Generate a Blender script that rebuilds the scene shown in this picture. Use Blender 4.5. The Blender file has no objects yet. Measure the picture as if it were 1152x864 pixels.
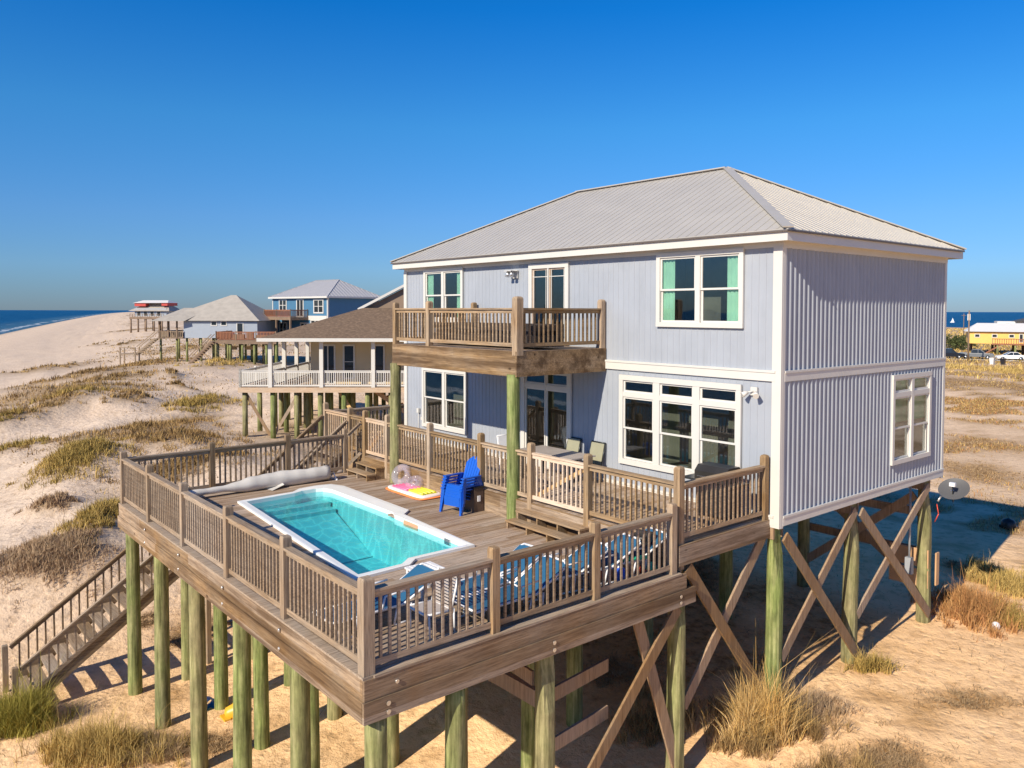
import math, numpy as np
def fr(a): return a-np.floor(a)
def hsh(i,j,s): return fr(np.sin(i*127.1+j*311.7+s*74.7)*43758.5453)
def vn(x,y,s=0.):
    i=np.floor(x); j=np.floor(y); u=x-i; v=y-j; u=u*u*(3-2*u); v=v*v*(3-2*v)
    return (hsh(i,j,s)*(1-u)+hsh(i+1,j,s)*u)*(1-v)+(hsh(i,j+1,s)*(1-u)+hsh(i+1,j+1,s)*u)*v
def fbm(x,y,s=0.,o=4):
    t=0.;a=.5
    for k in range(o): t=t+a*(vn(x,y,s+k)-.5)*2; x=x*2.03+7.1; y=y*2.03+3.3; a*=.5
    return t
def sm(a,b,x):
    t=np.clip((x-a)/(b-a),0,1); return t*t*(3-2*t)
SH0,SHK=-62.,-.22          # shoreline: y = SH0 + SHK*x
SHC=7e-6
def shy(x): return SH0+SHK*x+SHC*x*x
BAY=488.                   # bay shore, metres inland of the ocean shore
PATCH=[(-138.8,9.4,4.1,12.2,0.68,'b',25,4,128),(-228.5,36.5,2.4,7.2,0.86,'b',10,4,214),(-209.9,39.1,3.1,9.4,0.86,'b',14,5,202),(-361.8,81.1,8.8,26.5,0.64,'b',20,4,344),(-114.3,16.5,6.1,18.2,0.97,'b',50,8,114),(-99.6,5.8,5.8,12.1,0.27,'b',28,8,96),(-85.9,7.2,4.1,7.7,0.49,'b',32,9,87),(-74.6,-0.3,8.8,9.1,0.22,'b',50,11,73),(-63.8,-1.5,2.2,5.0,0.41,'g',18,10,64),(-59.8,2.0,2.0,3.4,1.12,'b',22,6,64),(-59.0,-5.4,3.0,8.0,0.53,'b',35,14,58),(-56.7,-6.8,1.5,4.4,0.42,'g',15,10,56),(-57.1,6.6,3.0,4.9,0.74,'g',40,10,65),(-73.2,9.8,1.1,3.4,1.8,'b',12,5,79),(-101.5,23.8,3.5,10.5,1.04,'o',30,6,109),(-45.3,-0.8,3.5,7.4,0.53,'b',50,16,51),(-84.7,12.4,1.1,3.3,1.35,'b',12,5,89),(-45.0,-8.1,1.5,3.8,0.5,'g',24,14,46),(-33.9,-6.6,2.2,3.4,1.06,'g',55,18,38),(-23.3,-8.0,1.1,2.2,1.02,'g',34,18,29),(-20.9,-9.9,1.9,1.4,1.04,'p',62,24,26),(-50.1,3.6,2.4,5.2,0.73,'d',35,10,57),(-36.0,-1.4,2.7,4.1,1.04,'b',60,12,43),(-15.7,-7.1,1.1,1.4,0.86,'d',40,25,24),(-8.7,-8.9,1.1,0.6,0.86,'d',55,14,18),(-17.0,-8.0,0.5,0.5,1.14,'d',20,10,25),(-153.8,40.4,11.4,20.6,-0.04,'b',30,8,160),(0.3,0.6,0.9,0.5,0.76,'p',60,15,17),(2.4,0.1,1.0,0.7,0.77,'d',60,25,15),(0.0,12.6,1.0,1.5,0.86,'o',35,16,25),(1.4,9.2,0.6,0.9,0.86,'g',25,12,22),(-27.5,88.0,9.0,27.1,1.3,'d',55,20,95),(-10.4,40.5,3.4,4.0,0.86,'d',60,14,51),(-7.2,30.5,2.6,4.3,0.68,'d',60,20,42),(-38.1,117.5,11.6,11.0,1.23,'o',60,8,122),(0.3,3.4,0.7,0.3,1.02,'g',24,6,19),(2.5,3.6,1.2,0.6,0.86,'d',50,11,17),(-6.3,5.7,1.1,2.5,0.73,'d',40,30,26),(-3.8,-1.0,1.1,0.8,0.66,'d',50,20,19),(-29.3,-3.0,2.5,3.6,0.34,'b',40,20,37),(-27.5,-8.8,1.1,0.8,0.86,'p',30,8,32),(-8.9,19.6,3.3,2.2,0.86,'d',60,8,36),(-1.3,12.9,0.7,1.2,0.86,'d',25,12,26),(1.2,-2.2,1.3,.6,.8,'p',50,20,14)]
def inland(x,y):
    s=y-shy(x); f=fbm(x/4.6,y/4.6,4.,5)+.25*fbm(x/1.3,y/1.6,14.,3)
    m=sm(-.03,.14,f+.10*sm(48,75,y)+.25*sm(140,230,s))
    m=m*(1-.95*np.exp(-((y-46+1.5*np.sin(x/5))/4.)**2))*(1-.8*np.exp(-((y-26)/2.6)**2))
    return m*sm(70,78,s)*(1-.75*sm(70,82,y)*sm(100,92,y)*0)
def ground(x,y):
    x=np.asarray(x,float); y=np.asarray(y,float)
    s=y-shy(x)
    lot=sm(-24,-15,x)*(1-sm(14,30,x))
    zl=-3.95-1.15*sm(1.5,-7.5,y)-.3*sm(-8,-14,x)*sm(0,-8,y)
    zr=-3.4-1.0*sm(-60,0,x)*sm(80,130,s)-.7*sm(110,200,s)
    z=zr*(1-lot)+zl*lot
    z=z*(1-sm(25,8,y)*0)
    b=-6.62+1.15*sm(0,26,s)-.0*s
    tt=sm(-60,-130,x); k=np.clip((s-(22+13*tt))/(30+4*tt),0,1); k=k*k*(3-2*k)
    z=b*(1-k)+z*k
    z=np.where(s<0,-6.62+s*.05,z)
    z=np.maximum(z,-14)
    dun=sm(20,38,s)*(1-sm(75,120,s))
    amp=dun*((.45+.6*sm(-110,-55,x))*(1-lot)+.05*lot+.45*lot*sm(-11.5,-15,y))
    z=z+amp*fbm(x/9.+3,s/7.,1.,4)+ .35*sm(60,110,s)*fbm(x/26.,s/22.,9.,3)*(1-lot)
    z=z+.05*sm(10,30,s)*fbm(x/1.6,y/1.6,5.,3)
    for (cx,cy,ra,rb,an,k,hw,hh,wd) in PATCH:
        if cx>-20 or k=='d' or cy>60: continue
        dx,dy=x-cx,y-cy; u=(dx*math.cos(an)+dy*math.sin(an))/(ra*1.15); v=(-dx*math.sin(an)+dy*math.cos(an))/(rb*1.15)
        z=z+(.22+.2*min(ra,rb,3.2))*np.exp(-np.clip(u*u+v*v,0,30)*1.1)
    z=z-4*sm(BAY-14,BAY+10,s)
    return z
import bpy, bmesh, random
from mathutils import Vector, Matrix
R=random.Random(7); RN=np.random.RandomState(11)
scene=bpy.context.scene; COL=scene.collection
# ------------------------------------------------------------------ materials
MATS={}
def mat(name):
    m=bpy.data.materials.new(name); m.use_nodes=True; MATS[name]=m
    nt=m.node_tree; b=nt.nodes['Principled BSDF']
    return m,nt,b
def N(nt,t,**kw):
    n=nt.nodes.new(t)
    for k,v in kw.items():
        if k.startswith('i_'): n.inputs[k[2:].replace('_',' ')].default_value=v
        else: setattr(n,k,v)
    return n
def L(nt,a,b): nt.links.new(a,b)
def ramp(nt,fac,stops):
    r=nt.nodes.new('ShaderNodeValToRGB'); e=r.color_ramp.elements
    while len(e)<len(stops): e.new(.5)
    for q,(p,c) in zip(e,stops): q.position=p; q.color=(*c,1) if len(c)==3 else c
    L(nt,fac,r.inputs['Fac']); return r.outputs['Color']
def coords(nt,scale=(1,1,1),kind='Object'):
    tc=N(nt,'ShaderNodeTexCoord'); mp=N(nt,'ShaderNodeMapping'); mp.inputs['Scale'].default_value=scale
    L(nt,tc.outputs[kind],mp.inputs['Vector']); return mp.outputs['Vector']
def noise(nt,vec,scale,detail=4,rough=.6,out='Fac'):
    n=N(nt,'ShaderNodeTexNoise'); n.inputs['Scale'].default_value=scale; n.inputs['Detail'].default_value=detail; n.inputs['Roughness'].default_value=rough
    L(nt,vec,n.inputs['Vector']); return n.outputs[out]
def mix(nt,fac,a,b,mode='MIX'):
    n=N(nt,'ShaderNodeMix',data_type='RGBA',blend_type=mode)
    for s,v in ((n.inputs['Factor'],fac),(n.inputs['A'],a),(n.inputs['B'],b)):
        if isinstance(v,(int,float)): s.default_value=v
        elif isinstance(v,tuple): s.default_value=(*v,1)
        else: L(nt,v,s)
    return n.outputs['Result']
def math_(nt,op,a,b=None):
    n=N(nt,'ShaderNodeMath',operation=op)
    for s,v in zip(n.inputs,(a,b)):
        if v is None: continue
        if isinstance(v,(int,float)): s.default_value=v
        else: L(nt,v,s)
    return n.outputs[0]
def bump(nt,b,h,strength=.3,dist=.01):
    n=N(nt,'ShaderNodeBump'); n.inputs['Strength'].default_value=strength; n.inputs['Distance'].default_value=dist
    L(nt,h,n.inputs['Height']); L(nt,n.outputs['Normal'],b.inputs['Normal'])
def paint(name,c,rough=.5,var=.06,metal=0.,dirt=.0,spec=.5):
    m,nt,b=mat(name); v=coords(nt); n=noise(nt,v,1.3,5)
    lo=tuple(x*(1-var) for x in c); hi=tuple(min(1,x*(1+var)) for x in c)
    col=ramp(nt,n,[(.3,lo),(.7,hi)])
    if dirt:
        n2=noise(nt,coords(nt,(3,3,.35)),2.2,6); f=ramp(nt,n2,[(.5,(0,0,0)),(.8,(dirt,)*3)])
        col=mix(nt,f,col,tuple(x*.45+.03 for x in c))
    L(nt,col,b.inputs['Base Color']); b.inputs['Roughness'].default_value=rough; b.inputs['Metallic'].default_value=metal
    b.inputs['Specular IOR Level'].default_value=spec
    return m
def wood(name,dark,light,axis='z',board=None,knots=False,rough=.75):
    """weathered timber; grain runs along axis; board=(axis index,width) gives each board its own tone"""
    m,nt,b=mat(name)
    s={'x':(1.2,22,22),'y':(22,1.2,22),'z':(22,22,1.2)}[axis]
    g=noise(nt,coords(nt,s),1.,7,.65); big=noise(nt,coords(nt),1.1,3)
    col=ramp(nt,g,[(.25,dark),(.5,tuple((a+c)/2 for a,c in zip(dark,light))),(.75,light)])
    grey=tuple(sum(light)/3*f for f in (1.0,.90,.74))
    col=mix(nt,ramp(nt,big,[(.35,(0,0,0)),(.65,(.32,.32,.32))]),col,grey)
    fine=noise(nt,coords(nt,tuple(q*2.2 for q in s)),1.,3,.7); col=mix(nt,ramp(nt,fine,[(.5,(0,0,0)),(.66,(.5,)*3)]),col,tuple(q*.55 for q in dark))
    oi=N(nt,'ShaderNodeObjectInfo'); 
    if board:
        sep=N(nt,'ShaderNodeSeparateXYZ'); tc=N(nt,'ShaderNodeTexCoord'); L(nt,tc.outputs['Object'],sep.inputs[0])
        fl=math_(nt,'FLOOR',math_(nt,'DIVIDE',math_(nt,'ADD',sep.outputs[board[0]],50.),board[1]))
        o2=1-board[0] if board[0]<2 else 0
        seg=math_(nt,'FLOOR',math_(nt,'DIVIDE',math_(nt,'ADD',sep.outputs[o2],math_(nt,'MULTIPLY',fl,1.37)),3.6))
        cx=N(nt,'ShaderNodeCombineXYZ'); L(nt,fl,cx.inputs[0]); L(nt,seg,cx.inputs[1])
        wn=N(nt,'ShaderNodeTexWhiteNoise',noise_dimensions='2D'); L(nt,cx.outputs[0],wn.inputs['Vector'])
        rv=wn.outputs['Value']
    else: rv=oi.outputs['Random']
    f=N(nt,'ShaderNodeMapRange'); f.inputs['To Min'].default_value=.74; f.inputs['To Max'].default_value=1.2; L(nt,rv,f.inputs['Value'])
    hs=N(nt,'ShaderNodeHueSaturation'); L(nt,col,hs.inputs['Color']); L(nt,f.outputs[0],hs.inputs['Value'])
    f2=N(nt,'ShaderNodeMapRange'); f2.inputs['To Min'].default_value=1.1; f2.inputs['To Max'].default_value=.75; L(nt,rv,f2.inputs['Value']); L(nt,f2.outputs[0],hs.inputs['Saturation'])
    col=hs.outputs['Color']
    if knots:
        vo=N(nt,'ShaderNodeTexVoronoi'); vo.inputs['Scale'].default_value=1.; 
        ks={'x':(1.3,2.6,2.6),'y':(2.6,1.3,2.6),'z':(2.6,2.6,1.3)}[axis]
        L(nt,coords(nt,ks),vo.inputs['Vector'])
        kf=ramp(nt,vo.outputs['Distance'],[(.0,(.95,)*3),(.05,(.85,)*3),(.10,(0,0,0))])
        col=mix(nt,kf,col,tuple(x*.28 for x in dark))
        st=noise(nt,coords(nt,tuple(q*.09 for q in s)),1.6,4); col=mix(nt,ramp(nt,st,[(.48,(0,0,0)),(.64,(.8,.8,.8))]),col,tuple(x*.55 for x in dark))
    L(nt,col,b.inputs['Base Color']); b.inputs['Roughness'].default_value=rough; b.inputs['Specular IOR Level'].default_value=.25
    bump(nt,b,g,.5,.006); return m
W_DK=(.16,.086,.034); W_LT=(.56,.365,.185)
for ax in 'xyz': wood('deck_wood_'+ax,W_DK,W_LT,ax)
WG_D=(.15,.09,.048); WG_L=(.48,.335,.20)
for ax in 'xyz': wood('grey_wood_'+ax,WG_D,WG_L,ax)
wood('fascia_wood_x',(.14,.075,.034),(.53,.345,.18),'x',(2,.30),True); wood('fascia_wood_y',(.15,.085,.045),(.46,.315,.19),'y',(2,.30),True)
wood('floor_wood',(.20,.12,.07),(.56,.385,.25),'y',(0,.145)); wood('floor_wood_x',(.19,.13,.09),(.50,.37,.27),'x',(1,.145))
for ax in 'xz': wood('new_wood_'+ax,(.50,.33,.19),(.76,.55,.38),ax)
wood('brace_wood',(.20,.11,.05),(.46,.29,.15),'z'); wood('yellow_wood',(.5,.28,.07),(.72,.42,.12),'x')
def pilemat():
    m,nt,b=mat('pile_wood'); g=noise(nt,coords(nt,(16,16,1.1)),1.,7,.6); big=noise(nt,coords(nt,(1,1,.6)),1.5,3)
    c1=ramp(nt,g,[(.3,(.07,.10,.025)),(.5,(.21,.265,.08)),(.72,(.40,.42,.18))])
    c2=ramp(nt,g,[(.3,(.15,.12,.06)),(.7,(.42,.35,.20))])
    oi=N(nt,'ShaderNodeObjectInfo'); f=math_(nt,'ADD',math_(nt,'MULTIPLY',oi.outputs['Random'],.6),math_(nt,'SUBTRACT',big,.35))
    L(nt,mix(nt,f,c1,c2),b.inputs['Base Color']); b.inputs['Roughness'].default_value=.8; b.inputs['Specular IOR Level'].default_value=.2
    bl=noise(nt,coords(nt,(2.2,2.2,.9)),2.,5,.7)
    hs=N(nt,'ShaderNodeHueSaturation'); mr=N(nt,'ShaderNodeMapRange'); L(nt,bl,mr.inputs['Value']); mr.inputs['From Min'].default_value=.3; mr.inputs['From Max'].default_value=.7; mr.inputs['To Min'].default_value=.55; mr.inputs['To Max'].default_value=1.25
    lk=b.inputs['Base Color'].links[0].from_socket; L(nt,lk,hs.inputs['Color']); L(nt,mr.outputs[0],hs.inputs['Value']); L(nt,hs.outputs[0],b.inputs['Base Color'])
    bump(nt,b,g,.6,.01)
pilemat()
paint('siding',(.345,.372,.42),.55,.05,dirt=.22); paint('white_paint',(.62,.60,.56),.45,.03,dirt=.06); paint('white_vinyl',(.64,.61,.56),.4,.02)
paint('window_white',(.64,.62,.58),.35,.02); paint('tan_frame',(.50,.37,.27),.5,.08); paint('interior_dark',(.19,.17,.145),.9,.3)
paint('interior_floor',(.16,.10,.06),.5,.3); paint('curtain_green',(.50,.82,.62),.8,.2); paint('curtain_tan',(.3,.26,.22),.8,.2)
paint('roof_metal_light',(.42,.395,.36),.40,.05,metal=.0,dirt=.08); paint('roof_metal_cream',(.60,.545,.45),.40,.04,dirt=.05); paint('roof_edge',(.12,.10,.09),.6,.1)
paint('chair_blue',(.008,.10,.52),.35,.06); paint('sling_blue',(.017,.105,.21),.7,.12); paint('black_plastic',(.012,.012,.014),.4,.3); paint('dark_metal',(.05,.055,.06),.35,.2,metal=.5)
paint('grill_lid',(.06,.055,.05),.3,.2,metal=.4); paint('frame_white',(.80,.80,.82),.3,.03); paint('cover_white',(.60,.57,.53),.45,.12); paint('galv',(.6,.6,.6),.3,.1,metal=.8)
paint('pool_white',(.86,.87,.85),.25,.02); paint('steel',(.5,.5,.5),.3,.1,metal=.9); paint('table_grey',(.42,.37,.34),.5,.12); paint('olive_sling',(.30,.29,.20),.7,.1)
paint('dish_grey',(.10,.10,.105),.45,.1); paint('conduit_grey',(.33,.35,.38),.5,.1); paint('box_brown',(.10,.065,.05),.5,.3); paint('board_tan',(.55,.33,.17),.7,.15)
for n,c in dict(float_pink=(.85,.16,.32),float_white=(.82,.74,.74),float_yellow=(.75,.72,.05),float_orange=(.9,.28,.08),toy_green=(.02,.45,.28),toy_red=(.7,.08,.04),toy_blue=(.02,.10,.55),bucket_blue=(.01,.22,.50),toy_yellow=(.75,.42,.03),coral=(.85,.38,.22)).items(): paint(n,c,.4,.05)
paint('house_beige',(.60,.49,.31),.7,.04); paint('house_grey',(.33,.37,.43),.6,.04); paint('house_blue',(.06,.17,.29),.6,.05); paint('house_yellow',(.80,.50,.13),.6,.04); paint('house_red',(.5,.06,.045),.6,.05)
paint('house_white',(.72,.70,.66),.6,.05); paint('roof_grey',(.40,.36,.31),.7,.12); paint('roof_blue_metal',(.46,.45,.46),.4,.05,metal=.1); paint('roof_dark',(.08,.075,.07),.7,.15); paint('roof_white',(.75,.72,.68),.5,.04)
paint('gable_brown',(.24,.17,.12),.8,.1); paint('car_black',(.015,.017,.025),.2,.05); paint('car_grey',(.16,.17,.18),.25,.05); paint('car_white',(.75,.75,.75),.25,.02); paint('rubber',(.02,.02,.02),.8,.1)
paint('window_dark',(.025,.032,.038),.08,.2); paint('red_deck',(.30,.12,.06),.7,.15); paint('far_wood',(.22,.15,.10),.8,.2); paint('bush_green',(.06,.075,.02),.9,.4)
def shingle():
    m,nt,b=mat('shingle'); v=coords(nt,(1,1,1)); n=noise(nt,coords(nt,(2.2,2.2,9)),2.4,5,.7); c=ramp(nt,n,[(.3,(.085,.055,.035)),(.55,(.19,.125,.078)),(.75,(.30,.205,.13))])
    L(nt,c,b.inputs['Base Color']); b.inputs['Roughness'].default_value=.9; bump(nt,b,n,.5,.03)
shingle()
def glass(name,tint,gl=.1,rough=.02):
    m,nt,b=mat(name); nt.nodes.remove(b); out=nt.nodes['Material Output']
    t=N(nt,'ShaderNodeBsdfTransparent'); t.inputs[0].default_value=(*tint,1); g=N(nt,'ShaderNodeBsdfGlossy'); g.inputs['Roughness'].default_value=rough
    lw=N(nt,'ShaderNodeLayerWeight'); lw.inputs['Blend'].default_value=.5; f=math_(nt,'ADD',math_(nt,'MULTIPLY',math_(nt,'POWER',lw.outputs['Facing'],3.),.8),gl)
    bp=N(nt,'ShaderNodeBump'); bp.inputs['Strength'].default_value=.06; bp.inputs['Distance'].default_value=.05; L(nt,noise(nt,coords(nt),1.1,1),bp.inputs['Height']); L(nt,bp.outputs[0],g.inputs['Normal'])
    ms=N(nt,'ShaderNodeMixShader'); L(nt,f,ms.inputs[0]); L(nt,t.outputs[0],ms.inputs[1]); L(nt,g.outputs[0],ms.inputs[2]); L(nt,ms.outputs[0],out.inputs[0]); return m
glass('glass',(.82,.87,.85),.09)
def clearfilm():
    m,nt,b=mat('clear_vinyl'); b.inputs['Base Color'].default_value=(.55,.5,.6,1); b.inputs['Alpha'].default_value=.26; b.inputs['Roughness'].default_value=.1
clearfilm(); paint('green_reflect',(.10,.50,.26),.6,.5); paint('blind_dark',(.07,.06,.05),.6,.4); paint('box_wicker',(.035,.026,.022),.6,.3)
def poolwater():
    m,nt,b=mat('pool_water'); nt.nodes.remove(b); out=nt.nodes['Material Output']
    t=N(nt,'ShaderNodeBsdfTransparent'); t.inputs[0].default_value=(.48,.93,.97,1); g=N(nt,'ShaderNodeBsdfGlossy'); g.inputs['Roughness'].default_value=.03
    lw=N(nt,'ShaderNodeLayerWeight'); lw.inputs['Blend'].default_value=.5
    bp=N(nt,'ShaderNodeBump'); bp.inputs['Strength'].default_value=.55; bp.inputs['Distance'].default_value=.03
    L(nt,noise(nt,coords(nt,(1,1,1)),4.5,3,.6),bp.inputs['Height']); L(nt,bp.outputs[0],g.inputs['Normal']); L(nt,bp.outputs[0],lw.inputs['Normal']); ff=math_(nt,'ADD',math_(nt,'MULTIPLY',math_(nt,'POWER',lw.outputs['Facing'],4.5),.75),.02)
    ms=N(nt,'ShaderNodeMixShader'); L(nt,ff,ms.inputs[0]); L(nt,t.outputs[0],ms.inputs[1]); L(nt,g.outputs[0],ms.inputs[2]); L(nt,ms.outputs[0],out.inputs[0])
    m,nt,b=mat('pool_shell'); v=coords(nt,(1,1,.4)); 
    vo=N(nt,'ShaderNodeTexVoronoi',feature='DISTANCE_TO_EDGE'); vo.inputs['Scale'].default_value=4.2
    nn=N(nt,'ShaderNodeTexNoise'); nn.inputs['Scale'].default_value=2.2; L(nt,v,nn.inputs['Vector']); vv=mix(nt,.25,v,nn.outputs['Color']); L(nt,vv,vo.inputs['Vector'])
    c=ramp(nt,vo.outputs['Distance'],[(0,(.31,.64,.62)),(.10,(.22,.50,.51)),(.4,(.19,.46,.48))])  # pale web of caustic light painted into the shell colour
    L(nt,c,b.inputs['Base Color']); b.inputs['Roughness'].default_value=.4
poolwater()
def sand():
    m,nt,b=mat('sand'); v=coords(nt,kind='Object')
    n1=noise(nt,v,.35,5,.55); n2=noise(nt,v,3.1,6,.65); n3=noise(nt,v,28,3,.6)
    c=ramp(nt,n1,[(.3,(.66,.51,.385)),(.7,(.76,.60,.455))])
    c=mix(nt,ramp(nt,n2,[(.38,(.55,)*3),(.5,(0,0,0))]),c,(.42,.30,.20))
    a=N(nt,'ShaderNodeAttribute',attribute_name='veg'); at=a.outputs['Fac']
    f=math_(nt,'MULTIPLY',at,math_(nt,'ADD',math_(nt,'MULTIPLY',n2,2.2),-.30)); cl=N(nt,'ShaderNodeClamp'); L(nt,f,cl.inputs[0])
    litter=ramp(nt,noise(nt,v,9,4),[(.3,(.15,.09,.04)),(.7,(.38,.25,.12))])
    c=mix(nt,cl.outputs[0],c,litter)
    a2=N(nt,'ShaderNodeAttribute',attribute_name='wet'); c=mix(nt,a2.outputs['Fac'],c,(.16,.125,.10))
    a3=N(nt,'ShaderNodeAttribute',attribute_name='warm'); c=mix(nt,a3.outputs['Fac'],c,(1.34,1.12,.80),'MULTIPLY')
    L(nt,c,b.inputs['Base Color']); b.inputs['Roughness'].default_value=.95; b.inputs['Specular IOR Level'].default_value=.1
    vo=N(nt,'ShaderNodeTexVoronoi'); vo.inputs['Scale'].default_value=2.3; L(nt,v,vo.inputs['Vector'])
    h=math_(nt,'ADD',math_(nt,'MULTIPLY',n2,1.2),math_(nt,'ADD',math_(nt,'MULTIPLY',n3,.25),math_(nt,'MULTIPLY',vo.outputs['Distance'],.45)))
    vo2=N(nt,'ShaderNodeTexVoronoi'); vo2.inputs['Scale'].default_value=4.3; L(nt,v,vo2.inputs['Vector']); dent=ramp(nt,vo2.outputs['Distance'],[(.0,(0,0,0)),(.38,(1,1,1))]); h=math_(nt,'ADD',h,math_(nt,'MULTIPLY',dent,.30)); bump(nt,b,h,.7,.10)
sand()
def sea(name,foam):
    m,nt,b=mat(name); v=coords(nt)
    b.inputs['Roughness'].default_value=.4; b.inputs['IOR'].default_value=1.33; b.inputs['Specular IOR Level'].default_value=.12
    base=(.004,.075,.16)
    n=noise(nt,coords(nt,(.02,.10,1)),1.,5)
    c=ramp(nt,n,[(.3,(.002,.055,.15)),(.7,(.004,.08,.20))])
    if foam:
        sp=N(nt,'ShaderNodeSeparateXYZ'); L(nt,v,sp.inputs[0])
        s=math_(nt,'ADD',sp.outputs[1],math_(nt,'MULTIPLY',sp.outputs[0],-SHK)); s=math_(nt,'ADD',s,-SH0); s=math_(nt,'SUBTRACT',s,math_(nt,'MULTIPLY',math_(nt,'MULTIPLY',sp.outputs[0],sp.outputs[0]),SHC))
        s=math_(nt,'ADD',s,math_(nt,'MULTIPLY',noise(nt,coords(nt,(.02,.05,1)),1.,3),14.))
        w=math_(nt,'SINE',math_(nt,'MULTIPLY',s,.36)); near=N(nt,'ShaderNodeMapRange'); L(nt,s,near.inputs['Value'])
        near.inputs['From Min'].default_value=-52; near.inputs['From Max'].default_value=4; near.inputs['To Min'].default_value=0; near.inputs['To Max'].default_value=1
        br=noise(nt,coords(nt,(.03,.2,1)),1.,4)
        f=math_(nt,'MULTIPLY',math_(nt,'MULTIPLY',near.outputs[0],br),math_(nt,'ADD',math_(nt,'MULTIPLY',w,.5),.5))
        ff=ramp(nt,f,[(.40,(0,0,0)),(.52,(.6,)*3)])
        c=mix(nt,ramp(nt,near.outputs[0],[(.3,(0,0,0)),(1.,(.5,)*3)]),c,(.10,.20,.24)); c=mix(nt,ff,c,(.8,.8,.8))
    L(nt,c,b.inputs['Base Color']); bump(nt,b,noise(nt,coords(nt,(.25,.7,1)),1.,6,.7),.8,1.2)
sea('sea_water',True); sea('bay_water_m',False)
def grassmat():
    m,nt,b=mat('grass'); a=N(nt,'ShaderNodeAttribute',attribute_name='col'); L(nt,a.outputs['Color'],b.inputs['Base Color']); b.inputs['Roughness'].default_value=.8; b.inputs['Specular IOR Level'].default_value=.15
grassmat()
# ------------------------------------------------------------------ mesh helpers
OFF={}
class MB:
    def __init__(s): s.v=[];s.f=[];s.sm=[]
    def add(s,vs,fs,smooth=False):
        o=len(s.v); s.v+= [tuple(q) for q in vs]; s.f+=[tuple(o+i for i in f) for f in fs]; s.sm+=[smooth]*len(fs); return s
    def hexa(s,c): return s.add(c,[(0,3,2,1),(4,5,6,7),(0,1,5,4),(1,2,6,5),(2,3,7,6),(3,0,4,7)])
    def box(s,x0,x1,y0,y1,z0,z1): return s.hexa([(x0,y0,z0),(x1,y0,z0),(x1,y1,z0),(x0,y1,z0),(x0,y0,z1),(x1,y0,z1),(x1,y1,z1),(x0,y1,z1)])
    def bar(s,p,q,w,h,up=(0,0,1)):
        p=Vector(p);q=Vector(q);d=(q-p).normalized();u=Vector(up)
        if abs(d.dot(u))>.95: u=Vector((0,1,0))
        a=d.cross(u).normalized()*w/2; b=a.cross(d).normalized()*h/2
        return s.hexa([p-a-b,p+a-b,p+a+b,p-a+b,q-a-b,q+a-b,q+a+b,q-a+b])
    def cyl(s,p,q,r0,r1=None,n=10,caps=True,smooth=True):
        r1=r0 if r1 is None else r1
        p=Vector(p);q=Vector(q);d=(q-p).normalized();u=Vector((0,0,1)) if abs(d.z)<.9 else Vector((1,0,0))
        a=d.cross(u).normalized();b=d.cross(a)
        vs=[p+(a*math.cos(t)+b*math.sin(t))*r0 for t in [2*math.pi*i/n for i in range(n)]]+[q+(a*math.cos(t)+b*math.sin(t))*r1 for t in [2*math.pi*i/n for i in range(n)]]
        s.add(vs,[(i,(i+1)%n,n+(i+1)%n,n+i) for i in range(n)],smooth)
        if caps: o=len(s.v)-2*n; s.f+=[tuple(o+i for i in range(n))[::-1],tuple(o+n+i for i in range(n))]; s.sm+=[False,False]
        return s
    def tube(s,pts,r,n=6):
        for a,b in zip(pts[:-1],pts[1:]): s.cyl(a,b,r,r,n)
        return s
    def lathe(s,c,prof,n=14,axis='z'):
        vs=[]
        for r,h in prof:
            for i in range(n):
                t=2*math.pi*i/n; q=(r*math.cos(t),r*math.sin(t),h)
                if axis=='y': q=(q[0],q[2],q[1])
                if axis=='x': q=(q[2],q[0],q[1])
                vs.append((c[0]+q[0],c[1]+q[1],c[2]+q[2]))
        fs=[(k*n+i,k*n+(i+1)%n,(k+1)*n+(i+1)%n,(k+1)*n+i) for k in range(len(prof)-1) for i in range(n)]
        return s.add(vs,fs,True)
    def prism(s,poly,d0,d1,plane='xz'):
        n=len(poly)
        def P(a,b,d): return {'xz':(a,d,b),'xy':(a,b,d),'yz':(d,a,b)}[plane]
        return s.add([P(a,b,d0) for a,b in poly]+[P(a,b,d1) for a,b in poly],[tuple(range(n))[::-1],tuple(range(n,2*n))]+[(i,(i+1)%n,n+(i+1)%n,n+i) for i in range(n)])
    def fbox(s,F,u0,u1,v0,v1,d0,d1):
        O,U,Nn=F; Z=Vector((0,0,1))
        P=lambda u,v,d: O+U*u+Z*v+Nn*d
        return s.hexa([P(u0,v0,d0),P(u1,v0,d0),P(u1,v0,d1),P(u0,v0,d1),P(u0,v1,d0),P(u1,v1,d0),P(u1,v1,d1),P(u0,v1,d1)])
    def build(s,name,m,parent=None,label=None,recalc=True,smooth=None):
        me=bpy.data.meshes.new(name); off=OFF.get(parent.name,Vector((0,0,0))) if parent else Vector((0,0,0))
        me.from_pydata([(a-off.x,b-off.y,c-off.z) for a,b,c in s.v],[],s.f)
        if recalc:
            bm=bmesh.new(); bm.from_mesh(me); bmesh.ops.recalc_face_normals(bm,faces=bm.faces); bm.to_mesh(me); bm.free()
        for p,q in zip(me.polygons,s.sm): p.use_smooth=q if smooth is None else smooth
        me.materials.append(MATS[m]); me.update()
        o=bpy.data.objects.new(name,me); COL.objects.link(o)
        if parent: o.parent=parent; OFF[o.name]=off
        else: OFF[o.name]=Vector((0,0,0))
        if label: o['label']=label
        return o
def tag(o,label,cat=None,group=None,kind=None):
    if label: o['label']=label
    if cat: o['category']=cat
    if group: o['group']=group
    if kind: o['kind']=kind
    return o
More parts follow.
